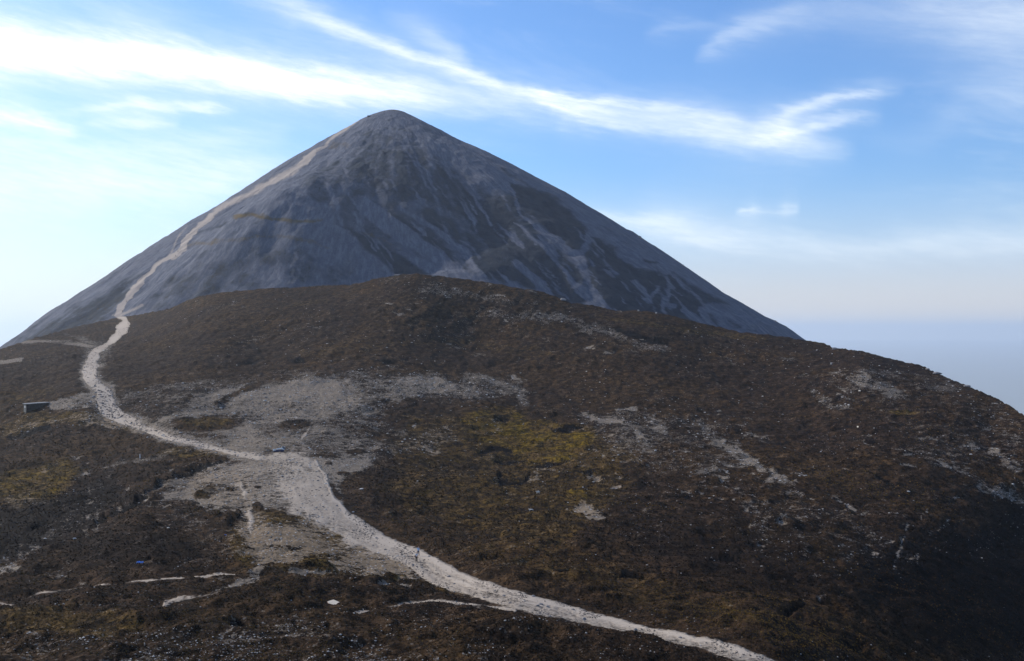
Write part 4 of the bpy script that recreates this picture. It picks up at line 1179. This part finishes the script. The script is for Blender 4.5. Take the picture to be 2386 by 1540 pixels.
def person(name, loc, rz, pose, mats, label, hair=True, bag=False, fingers=True, group=None):
    root = empty(name, loc, rz)
    tag(root, label, 'person', group)
    kl, kr = pose['knee']; al, ar = pose['ankle']
    el_, wl = pose['elbow_l'], pose['wrist_l']
    er_, wr = pose['elbow_r'], pose['wrist_r']
    hy = pose.get('lean', 0)
    N = [((0, 0, .95), (.15, .10)), ((0, hy * .4, 1.12), (.125, .09)), ((0, hy * .8, 1.33), (.16, .105)), ((0, hy, 1.46), (.075, .06)), ((0, hy - .01, 1.52), (.052, .052)),
         ((0, hy - .02, 1.60), (.072, .085)), ((0, hy - .02, 1.69), (.08, .098)), ((0, hy - .015, 1.745), (.05, .06)),
         ((-.10, 0, .88), .088), ((-.11, kl[0], kl[1]), .06), ((-.11, al[0], al[1]), .04), ((-.11, al[0] - .14, al[1] - .04), (.045, .03)),
         ((.10, 0, .88), .088), ((.11, kr[0], kr[1]), .06), ((.11, ar[0], ar[1]), .04), ((.11, ar[0] - .14, ar[1] - .04), (.045, .03)),
         ((-.19, hy, 1.41), .056), (el_, .042), (wl, .028), ((.19, hy, 1.41), .056), (er_, .042), (wr, .028)]
    E = [(0, 1), (1, 2), (2, 3), (3, 4), (4, 5), (5, 6), (6, 7), (0, 8), (8, 9), (9, 10), (10, 11), (0, 12), (12, 13), (13, 14), (14, 15), (2, 16), (16, 17), (17, 18), (2, 19), (19, 20), (20, 21)]
    ms = [skin_mesh(N, E, 1)]
    for w_, e_, sg in ((wl, el_, -1), (wr, er_, 1)):
        w0, e0 = Vector(w_), Vector(e_)
        d = (w0 - e0).normalized()
        side = d.cross(Vector((sg, .2, 0))).normalized()
        palm = w0 + d * .05
        ms.append(skin_mesh([(w0, .022), (palm, (.036, .016)), (palm + d * .035, (.034, .013))], [(0, 1), (1, 2)], 1))
        if fingers:
            for k, L in enumerate((.066, .075, .07, .055)):
                b0 = palm + d * .03 + side * (-.026 + .0175 * k)
                cur = Vector((-sg, 0, 0)) * .012
                ms.append(skin_mesh([(b0, .0085), (b0 + d * L * .55 + cur * .5, .008), (b0 + d * L + cur * 1.8, .0065)], [(0, 1), (1, 2)], 0))
            b0 = palm - side * .028
            ms.append(skin_mesh([(b0, .010), (b0 + d * .025 - side * .022, .0095), (b0 + d * .055 - side * .028, .008)], [(0, 1), (1, 2)], 0))
    if fingers:                                          # nose and ears
        hx = hy - .02
        ms.append(skin_mesh([((0, hx - .085, 1.665), .010), ((0, hx - .108, 1.635), .014)], [(0, 1)], 0))
        for sg in (-1, 1):
            ms.append(skin_mesh([((sg * .078, hx + .005, 1.665), .012), ((sg * .085, hx + .01, 1.63), .010)], [(0, 1)], 0))
    body = join_meshes('body', ms, mats['skin'], root)
    if fingers:
        for sg in (-1, 1):
            bm = bmesh.new()
            bmesh.ops.create_icosphere(bm, subdivisions=1, radius=.012, matrix=Matrix.Translation((sg * .032, hy - .108, 1.668)))
            from_bm('eye', bm, mats['dark'], body)
    sl = .55 if pose.get('short') else 1.0
    e1 = Vector((-.19, hy, 1.41)).lerp(Vector(el_), .8); e2 = Vector((.19, hy, 1.41)).lerp(Vector(er_), .8)
    nodes = [((0, .0, .90), (.175, .125)), ((0, hy * .4, 1.12), (.155, .118)), ((0, hy * .8, 1.33), (.185, .128)), ((0, hy, 1.45), (.09, .075)),
             ((-.19, hy, 1.41), .075), (tuple(e1), .066), ((.19, hy, 1.41), .075), (tuple(e2), .066)]
    join_meshes('shirt', [skin_mesh(nodes, [(0, 1), (1, 2), (2, 3), (2, 4), (4, 5), (2, 6), (6, 7)], 1)], mats['top'], root)
    nodes = [((0, 0, .95), (.16, .115)), ((-.10, 0, .86), .108), ((-.11, kl[0], kl[1]), .08), ((-.11, al[0], al[1] + .03), .068),
             ((.10, 0, .86), .108), ((.11, kr[0], kr[1]), .08), ((.11, ar[0], ar[1] + .03), .068)]
    join_meshes('trousers', [skin_mesh(nodes, [(0, 1), (1, 2), (2, 3), (0, 4), (4, 5), (5, 6)], 1)], mats['legs'], root)
    for sx, a_ in ((-.11, al), (.11, ar)):
        join_meshes('shoe', [skin_mesh([((sx, a_[0] + .04, a_[1] - .03), .05), ((sx, a_[0] - .06, a_[1] - .04), .048), ((sx, a_[0] - .17, a_[1] - .045), .04)], [(0, 1), (1, 2)], 1)], mats['dark'], root)
    if hair:
        join_meshes('hair', [skin_mesh([((0, hy + .03, 1.66), (.085, .07)), ((0, hy + .0, 1.73), (.09, .10)), ((0, hy - .04, 1.765), (.06, .06))], [(0, 1), (1, 2)], 1)], mats['hair'], root)
    if bag:
        b = rock_bm(.15, .11, .19, 5, 2, .05)
        bmesh.ops.translate(b, verts=b.verts, vec=(-.26, hy * .3 - .02, 1.0))
        bo = from_bm('shoulder_bag', b, mats['bag'], root, True)
        join_meshes('strap', [skin_mesh([((-.26, -.05, 1.13), .018), ((-.06, hy - .15, 1.35), .018), ((.11, hy - .02, 1.50), .018)], [(0, 1), (1, 2)], 0)], mats['bag'], bo)
    return root


M = {k: simple_mat(k, *v) for k, v in {
    'skin': ((.50, .32, .24), .6, .2, .06), 'shirt_blue': ((.30, .52, .78), .85, .1, .12), 'shirt_white': ((.80, .80, .82), .85, .1, .05),
    'denim_dark': ((.014, .022, .06), .9, .1, .3), 'trousers_black': ((.006, .007, .010), .9, .1, .3), 'shoe_dark': ((.02, .018, .018), .8, .2, .2),
    'hair_black': ((.012, .009, .008), .7, .2, .3), 'hair_fair': ((.30, .22, .13), .7, .2, .2), 'bag_brown': ((.10, .05, .035), .8, .2, .3),
    'wool': ((.72, .66, .58), .95, .05, .12, 12.0), 'face_pale': ((.55, .40, .33), .8, .1, .1, 10.0), 'hoof': ((.04, .035, .03), .8, .1, .2),
    'hut_stone': ((.046, .041, .036), .95, .1, .45, 2.2), 'hut_roof': ((.24, .24, .235), .9, .1, .25, 1.5), 'hut_stone_lit': ((.16, .155, .14), .9, .1, .3, 2.0),
    'quartzite_pale': ((.62, .58, .54), .9, .1, .12, 4.0), 'quartzite_grey': ((.22, .205, .195), .9, .1, .3, 4.0), 'post_white': ((.75, .74, .72), .7, .2, .05),
    'board_cream': ((.78, .66, .50), .75, .2, .08, 3.0), 'board_red': ((.22, .02, .03), .7, .2, .1), 'plank_white': ((.80, .76, .68), .7, .2, .06),
    'tarp_blue': ((.02, .035, .12), .45, .4, .2), 'plastic_blue': ((.10, .32, .85), .35, .5, .2, 8.0), 'slab_grey': ((.10, .12, .15), .85, .2, .2),
    'jacket_dark': ((.02, .022, .03), .9, .1, .3), 'jacket_red': ((.16, .03, .03), .9, .1, .2), 'door_dark': ((.01, .01, .012), .9, .1, .2)}.items()}

# ------------------------------------------------------------------ walkers on the path
p = at_near(970, 1297)
walk = dict(knee=((-.10, .50), (.03, .50)), ankle=((-.13, .08), (.14, .10)), elbow_l=(-.27, .03, 1.14), wrist_l=(-.22, -.10, .96),
            elbow_r=(.27, .02, 1.15), wrist_r=(.24, -.06, .93), lean=-.03)
person('person', p, .25, walk, dict(skin=M['skin'], top=M['shirt_white'], legs=M['trousers_black'], dark=M['shoe_dark'], hair=M['hair_fair'], bag=M['bag_brown']),
       'nearer walker on the path in white top and black trousers, brown bag at the hip', bag=True)
p2 = at_near(974.5, 1283)
raised = dict(knee=((-.02, .50), (.02, .50)), ankle=((-.05, .08), (.06, .08)), elbow_l=(-.30, .0, 1.16), wrist_l=(-.27, -.10, .92),
              elbow_r=(.36, -.10, 1.30), wrist_r=(.20, -.17, 1.55), lean=-.05)
person('person', p2, -.2, raised, dict(skin=M['skin'], top=M['shirt_blue'], legs=M['denim_dark'], dark=M['shoe_dark'], hair=M['hair_black'], bag=M['bag_brown']),
       'farther walker on the path in light blue shirt and navy trousers, one hand raised')

# distant hikers on the cone: one small figure with parts, then copies
far_spots = [(414.5, 588, 'M', 'tiny dark hiker at the bend of the pale path, upper one of the pair'), (409, 598, 'M', 'tiny dark hiker at the bend of the pale path, lower one of the pair'),
             (738, 351, 'M', 'tiny dark hiker high on the worn track below the summit'), (723, 379, 'M', 'tiny dark hiker at the foot of the upper pale track'),
             (295, 704, 'M', 'tiny dark hiker on the narrow path above the pass'), (285, 727, 'M', 'tiny dark hiker just above the small fork at the pass')]
proto = None
for i, (u, v, _, lab) in enumerate(far_spots):
    loc = at_mtn(u, v)
    if proto is None:
        proto = person('person', loc, .3, walk, dict(skin=M['skin'], top=M['jacket_dark'], legs=M['trousers_black'], dark=M['shoe_dark'], hair=M['hair_black'], bag=M['bag_brown']), lab, fingers=False, group='hikers climbing the cone')
    else:
        r_ = proto.copy(); COL.objects.link(r_)
        r_.location = loc; r_.rotation_euler = (0, 0, i * 1.3); r_['label'] = lab
        for ch in list(proto.children):
            c = ch.copy(); COL.objects.link(c); c.parent = r_

# ------------------------------------------------------------------ sheep
def build_sheep(name, loc, rz, label, lying=False):
    root = empty(name, loc, rz)
    tag(root, label, 'sheep', 'white sheep grazing the moor')
    h = .30 if lying else .62
    fl = .5 if lying else 1
    N = [((.0, 0, h), (.23, .24)), ((-.28, 0, h + .02), (.20, .22)), ((.30, 0, h + .02), (.21, .22)), ((.46, 0, h + .14), (.11, .12)), ((.58, 0, h + .22), (.085, .085)), ((.72, 0, h + .13), (.05, .055)),
         ((-.47, 0, h + .06), .06), ((-.52, 0, h - .10), .03)]
    E = [(0, 1), (0, 2), (2, 3), (3, 4), (4, 5), (1, 6), (6, 7)]
    for (x0, sgn) in ((.28, 1), (-.30, -1)):
        for sy in (-.12, .12):
            k = len(N)
            if lying:
                N += [((x0, sy, h - .1), .08), ((x0 + .16, sy * 1.3, .10), .05), ((x0 - .02, sy * 1.5, .04), .03)]
            else:
                N += [((x0, sy, h - .15), .085), ((x0 + (-.05 if sgn < 0 else .02), sy, h - .36), .04), ((x0 + (.02 if sgn < 0 else 0), sy, .02), .028)]
            E += [(2 if sgn > 0 else 1, k), (k, k + 1), (k + 1, k + 2)]
    join_meshes('body', [skin_mesh(N, E, 1)], M['wool'], root)
    join_meshes('face', [skin_mesh([((.62, 0, h + .20), .075), ((.74, 0, h + .12), .052)], [(0, 1)], 1)], M['face_pale'], root)
    for sy in (-1, 1):
        join_meshes('ear', [skin_mesh([((.58, sy * .06, h + .27), .025), ((.56, sy * .15, h + .26), .018)], [(0, 1)], 0)], M['face_pale'], root)
    return root


sheep_a = build_sheep('sheep', at_near(1253, 1158), 3.5, 'white sheep standing in the dark heather right of the boggy hollow')
sheep_b = build_sheep('sheep', at_near(1237.5, 1190), 2.9, 'white sheep lying flat just below the standing one in the heather', True)
for u, v, rz, lab in [(1998, 996, -1.45, 'white sheep facing the camera alone on the dark right slope'), (1936, 853, .4, 'white sheep high on the right slope close under the skyline'),
                      (1487, 729, 3.3, 'left one of two white sheep near the crest of the brown hill'), (1528, 734, .2, 'right one of two white sheep near the crest of the brown hill'),
                      (2002, 919, -1.0, 'small pale sheep beside the bare scree patches of the right slope')]:
    r_ = sheep_a.copy(); COL.objects.link(r_)
    r_.location = at_near(u, v); r_.rotation_euler = (0, 0, rz); r_['label'] = lab
    for ch in list(sheep_a.children):
        c = ch.copy(); COL.objects.link(c); c.parent = r_

# ------------------------------------------------------------------ stone hut on the left
HA = at_near(61.8, 966); HB_ = at_near(113.8, 957)
A0 = Vector((HA.x, HA.y)); sc_ = HA.y / 455.0
B0 = A0 + Vector((6.7, 6.2)) * sc_
dirx = (B0 - A0).normalized(); nrm = Vector((-dirx.y, dirx.x))
L_ = (B0 - A0).length; W_ = 3.7
zA, zB = HA.z, (VC - 955.5) / F * B0.y
tA, tB = HA.z + 2.95 * sc_, (VC - 942.5) / F * B0.y
zf = lambda x: zA + (zB - zA) * x / L_                  # sloping ground along the front
zt = lambda x: tA + (tB - tA) * x / L_
tA += .55; tB += .75
HZ = HA.z - .4
hut = empty('stone_hut', (A0.x, A0.y, HZ), math.atan2(dirx.y, dirx.x))
tag(hut, 'low dark stone hut with a flat roof beside the path at the left', 'hut')
g = lambda z: z - HZ
th = .45


def hut_box(name, x0, x1, y0, y1, b0, b1, t0, t1, mat):
    bm = bmesh.new()
    prism(bm, [(x0, y0), (x1, y0), (x1, y1), (x0, y1)], [b0, b1, b1, b0], [t0, t1, t1, t0])
    bmesh.ops.bevel(bm, geom=bm.edges[:], offset=.03, segments=1, affect='EDGES')
    return from_bm(name, bm, mat, hut)


fw = hut_box('front_wall', 0, L_, 0, th, -2.2, -2.0, g(zt(0)), g(zt(L_)), M['hut_stone'])
hut_box('back_wall', 0, L_, W_ - th, W_, -.6, -.4, g(zt(0)), g(zt(L_)), M['hut_stone'])
lw = hut_box('end_wall', -.002, th, th + .002, W_ - th - .002, -1.2, -1.2, g(zt(0)) - .01, g(zt(0)) - .01, M['hut_stone_lit'])  # sunlit end: the light is put in as paler stone
hut_box('end_wall', L_ - th, L_ + .002, th + .002, W_ - th - .002, -1, -1, g(zt(L_)) - .01, g(zt(L_)) - .01, M['hut_stone'])
hut_box('roof', -.25, L_ + .2, -.2, W_ + .2, g(zt(0)) + .003, g(zt(L_)) + .003, g(zt(0)) + .24, g(zt(L_)) + .24, M['hut_roof'])
hut_box('window', -.03, .0, 1.4, 2.3, g(zt(0)) - 1.5, g(zt(0)) - 1.5, g(zt(0)) - .7, g(zt(0)) - .7, M['post_white'])
bm = bmesh.new()
rr = random.Random(3)
for row in range(6):                                     # proud stones of the front face, too small to pick apart singly
    x = .05
    while x < L_ - .3:
        w = rr.uniform(.35, .8)
        zb = g(zt(x)) - .45 - row * .42
        d_ = rr.uniform(.03, .10)
        prism(bm, [(x, -d_), (min(x + w - .05, L_ - .05), -d_), (min(x + w - .05, L_ - .05), .02), (x, .02)], zb, zb + .37)
        x += w
st_ = from_bm('stones', bm, M['hut_stone'], fw); st_['kind'] = 'stuff'
bm = bmesh.new(); prism(bm, [(L_ + .5, .1), (L_ + .62, .1), (L_ + .62, .22), (L_ + .5, .22)], g(zf(L_)) - .8, g(zt(L_)) - .5)
po = from_bm('marker_post', bm, M['post_white'])
po.location = hut.location; po.rotation_euler = hut.rotation_euler
tag(po, 'short pale post standing at the right end of the stone hut', 'post')

# ------------------------------------------------------------------ stone station with planks and cover at the junction
c0 = at_near(649, 1055)
stn = empty('stone_cairn', c0, .10)
tag(stn, 'low stone cairn at the path junction with white planks, blue cover and upright slab', 'cairn')
rr = random.Random(9)
for k in range(34):
    x = -1.9 + 3.8 * rr.random(); y = rr.uniform(-.5, .6)
    s_ = rr.uniform(.16, .34)
    b = rock_bm(s_ * 1.2, s_, s_ * .7, 100 + k, 1)
    bmesh.ops.translate(b, verts=b.verts, vec=(x, y, .1 + rr.random() * .55 * (1 - abs(x) / 2.3)))
    o = from_bm('stone', b, M['quartzite_grey'], stn)
for (cx, cy, cz, lx, ly, lz, ry, rz) in [(.35, -.55, 1.02, 2.0, .42, .07, -.10, .10), (-1.25, -.62, .72, .80, .50, .10, -.1, .3), (1.50, -.62, .86, .62, .26, .06, -.02, 0)]:
    bm = bmesh.new()
    bmesh.ops.create_cube(bm, size=1, matrix=Matrix.Translation((cx, cy, cz)) @ Matrix.Rotation(rz, 4, 'Z') @ Matrix.Rotation(ry, 4, 'Y') @ Matrix.Rotation(.75, 4, 'X') @ Matrix.Diagonal((lx, ly, lz, 1)))
    from_bm('plank', bm, M['plank_white'], stn)
bm = bmesh.new()
nx, nz = 16, 6
gr = [[bm.verts.new((-1.2 + 2.9 * i / nx, -.72 - .07 * math.sin(i * 1.7 + j) - .06 * j, .16 + .10 * i / nx + (.42 - .42 * j / nz) + .03 * math.sin(i * 2.3))) for i in range(nx + 1)] for j in range(nz + 1)]
for j in range(nz):
    for i in range(nx):
        bm.faces.new((gr[j][i], gr[j][i + 1], gr[j + 1][i + 1], gr[j + 1][i]))
bmesh.ops.solidify(bm, geom=bm.faces[:], thickness=.02)
from_bm('cover', bm, M['tarp_blue'], stn, True)
bm = bmesh.new()
pr = [(-.42, 0), (.62, 0), (.66, .35), (.18, .95), (-.20, 1.05), (-.36, .6)]
fr = [bm.verts.new((1.3 + a, .05 + b * .12, .65 + b)) for a, b in pr]; bk = [bm.verts.new((1.3 + a, .27 + b * .12, .65 + b)) for a, b in pr]
bm.faces.new(fr); bm.faces.new(bk[::-1])
for i in range(6):
    bm.faces.new((fr[i], bk[i], bk[(i + 1) % 6], fr[(i + 1) % 6]))
sl_ = from_bm('upright_slab', bm, M['slab_grey'], stn)
bm = bmesh.new(); prism(bm, [(.84, -.03), (.96, -.03), (.96, .03), (.84, .03)], .75, 1.6)
from_bm('edge_stone', bm, M['plank_white'], sl_)

# ------------------------------------------------------------------ hut on the summit skyline
sp_ = at_mtn(859, 272)
sh = empty('summit_hut', sp_ + Vector((0, 0, -.9)), .3)
sh.scale = (.8, .8, .8)
tag(sh, 'tiny dark hut on the skyline just left of the summit', 'hut')
bm = bmesh.new(); prism(bm, [(-1.9, -1.2), (1.9, -1.2), (1.9, 1.2), (-1.9, 1.2)], -1.5, 2.2); from_bm('wall', bm, M['hut_stone'], sh)
bm = bmesh.new()
a = [bm.verts.new(q) for q in [(-2.1, -1.4, 2.2), (2.1, -1.4, 2.2), (2.1, 1.4, 2.2), (-2.1, 1.4, 2.2), (-2.1, 0, 3.1), (2.1, 0, 3.1)]]
for f in [(0, 1, 5, 4), (2, 3, 4, 5), (0, 4, 3), (1, 2, 5), (3, 2, 1, 0)]:
    bm.faces.new([a[i] for i in f])
from_bm('roof', bm, M['slab_grey'], sh)
bm = bmesh.new(); prism(bm, [(-.4, -1.23), (.4, -1.23), (.4, -1.15), (-.4, -1.15)], .2, 1.9); from_bm('door', bm, M['door_dark'], sh)

# ------------------------------------------------------------------ cream board, plastic litter, white post, pale rocks
bp_ = at_near(776.5, 1413)
bd = empty('board', bp_ + Vector((0, -.3, .30)), .0)
bd.rotation_euler = (math.radians(24), math.radians(4), 0)
tag(bd, 'cream board lying tilted on dark heather in the left foreground', 'board')
shape = [(-.80, .10), (-.60, -.26), (.10, -.48), (.52, -.52), (.62, -.10), (.86, .16), (.30, .42), (-.04, .60), (-.36, .40)]
bm = bmesh.new(); prism(bm, shape, 0, .05); from_bm('top_face', bm, M['board_cream'], bd)
bm = bmesh.new(); prism(bm, [(x * .99, y * 1.0 - .03) for x, y in shape], -.07, -.002); from_bm('underside', bm, M['board_red'], bd)


def crumple(name, u, v, w, label, seed):
    q = at_near(u, v)
    rr = random.Random(seed)
    bm = bmesh.new()
    n = 9
    G_ = [[bm.verts.new(((i / n - .5) * w + rr.uniform(-.04, .04) * w, (j / n - .5) * w * .7, .10 + .38 * w * abs(math.sin(i * 1.1 + j * .7 + seed)) * rr.uniform(.5, 1))) for i in range(n + 1)] for j in range(n + 1)]
    for j in range(n):
        for i in range(n):
            if (i, j) in ((4, 2), (5, 2), (4, 3), (3, 1), (5, 1), (4, 1)):
                continue
            bm.faces.new((G_[j][i], G_[j][i + 1], G_[j + 1][i + 1], G_[j + 1][i]))
    bmesh.ops.solidify(bm, geom=bm.faces[:], thickness=.01)
    o = from_bm(name, bm, M['plastic_blue'])
    o.location = q + Vector((0, 0, .12))
    return tag(o, label, 'plastic sheet')


crumple('plastic_sheet', 326, 1335, .95, 'crumpled bright blue plastic sheet caught in the dark heather at lower left', 2)
crumple('plastic_sheet', 525.5, 1250, .34, 'small blue plastic scrap at the edge of the tan gravel knoll', 5)
q = at_near(326, 1073)
bm = bmesh.new()
bmesh.ops.create_cone(bm, cap_ends=True, segments=10, radius1=.16, radius2=.12, depth=1.5, matrix=Matrix.Translation((0, 0, .55)))
o = from_bm('marker_post', bm, M['post_white']); o.location = q
tag(o, 'short white post standing in heather left of the junction', 'post')

for u, v, sx, sz, rz, lab in [(842, 1153, .55, .18, -.5, 'long white rock on the bank right of the gravel apron'), (822.5, 1187, .32, .14, 0, 'white rock at the right edge of the path above the walkers'),
                              (1264.6, 1126, .30, .12, 0, 'small white rock above the standing sheep in the bog'), (2261, 1067, .5, .22, 0, 'white rock between two scree streaks on the far right slope'),
                              (2116, 1151, .55, .14, .3, 'flat white rock on the dark right slope above the thin gully'), (174, 1262, .38, .18, .6, 'white rock by the pale streak in the left valley'),
                              (170, 990, .35, .22, 0, 'white rock on the tan ground below the stone hut'), (606, 1262, .5, .16, 0, 'low grey rock under the pale side track on the knoll')]:
    b = rock_bm(sx, sx * .6, sz * 1.3, int(u), 2)
    o = from_bm('rock', b, M['quartzite_pale'] if 'white' in lab else M['quartzite_grey'])
    o.location = at_near(u, v) + Vector((0, 0, sz * .5)); o.rotation_euler = (0, 0, rz)
    tag(o, lab, 'rock')
for u, v, sx, sz, far_, lab in [(1945, 812, 2.0, .9, 0, 'dark rock outcrop in the notch of the right skyline'), (2182, 871, 2.6, .8, 0, 'low pale rock outcrop where the right skyline starts to fall'),
                             (2160, 859, 1.6, .7, 0, 'small grey outcrop just left of the falling right skyline'), (925, 642, 2.4, .8, 0, 'rocky knob on the crest of the brown hill below the cone'),
                             (1312, 700, 3.0, 1.0, 0, 'dark rocky step on the crest right of centre'), (2252, 902, 2.2, .8, 0, 'small rock step low on the right skyline'),
                             (1012, 643, 2.0, .7, 0, 'flat grey outcrop on the crest of the brown hill'), (1487, 551, 4.5, 2.2, 1, 'small rock bump halfway down the right edge of the cone'),
                             (1801, 747, 4.0, 1.8, 1, 'small rock bump near the foot of the right edge of the cone'), (1586, 617, 3.5, 1.5, 1, 'faint rock bump on the lower right edge of the cone')]:
    b = rock_bm(sx, sx * .7, sz, int(u) + 5, 2)
    o = from_bm('outcrop', b, M['quartzite_grey'])
    o.location = (at_mtn(u, v) if far_ else at_near(u, max(v, float(crest(u)) + 1))) + Vector((0, 0, -sz * .55 if far_ else sz * .1)); o.rotation_euler = (0, 0, u * .37)
    tag(o, lab, 'rock outcrop')
rr = random.Random(21)
protos = [from_bm('rock', rock_bm(.5, .38, .26, 300 + k, 2), M['quartzite_grey']) for k in range(4)]
cnt = 0
while cnt < 36:
    u, v = rr.uniform(560, 1700), rr.uniform(1080, 1500)
    if sample(N_P, np.array(u), np.array(v)) < .6:
        continue
    o = protos[cnt] if cnt < 4 else protos[cnt % 4].copy()
    if cnt >= 4:
        COL.objects.link(o)
    k = rr.uniform(.35, .85)
    o.scale = (k, k, k)
    o.location = at_near(u, v) + Vector((0, 0, .05)); o.rotation_euler = (0, 0, rr.uniform(0, 6))
    tag(o, 'loose grey rock lying on the pale gravel of the path', 'rock', 'loose grey rocks on the gravel path')
    cnt += 1
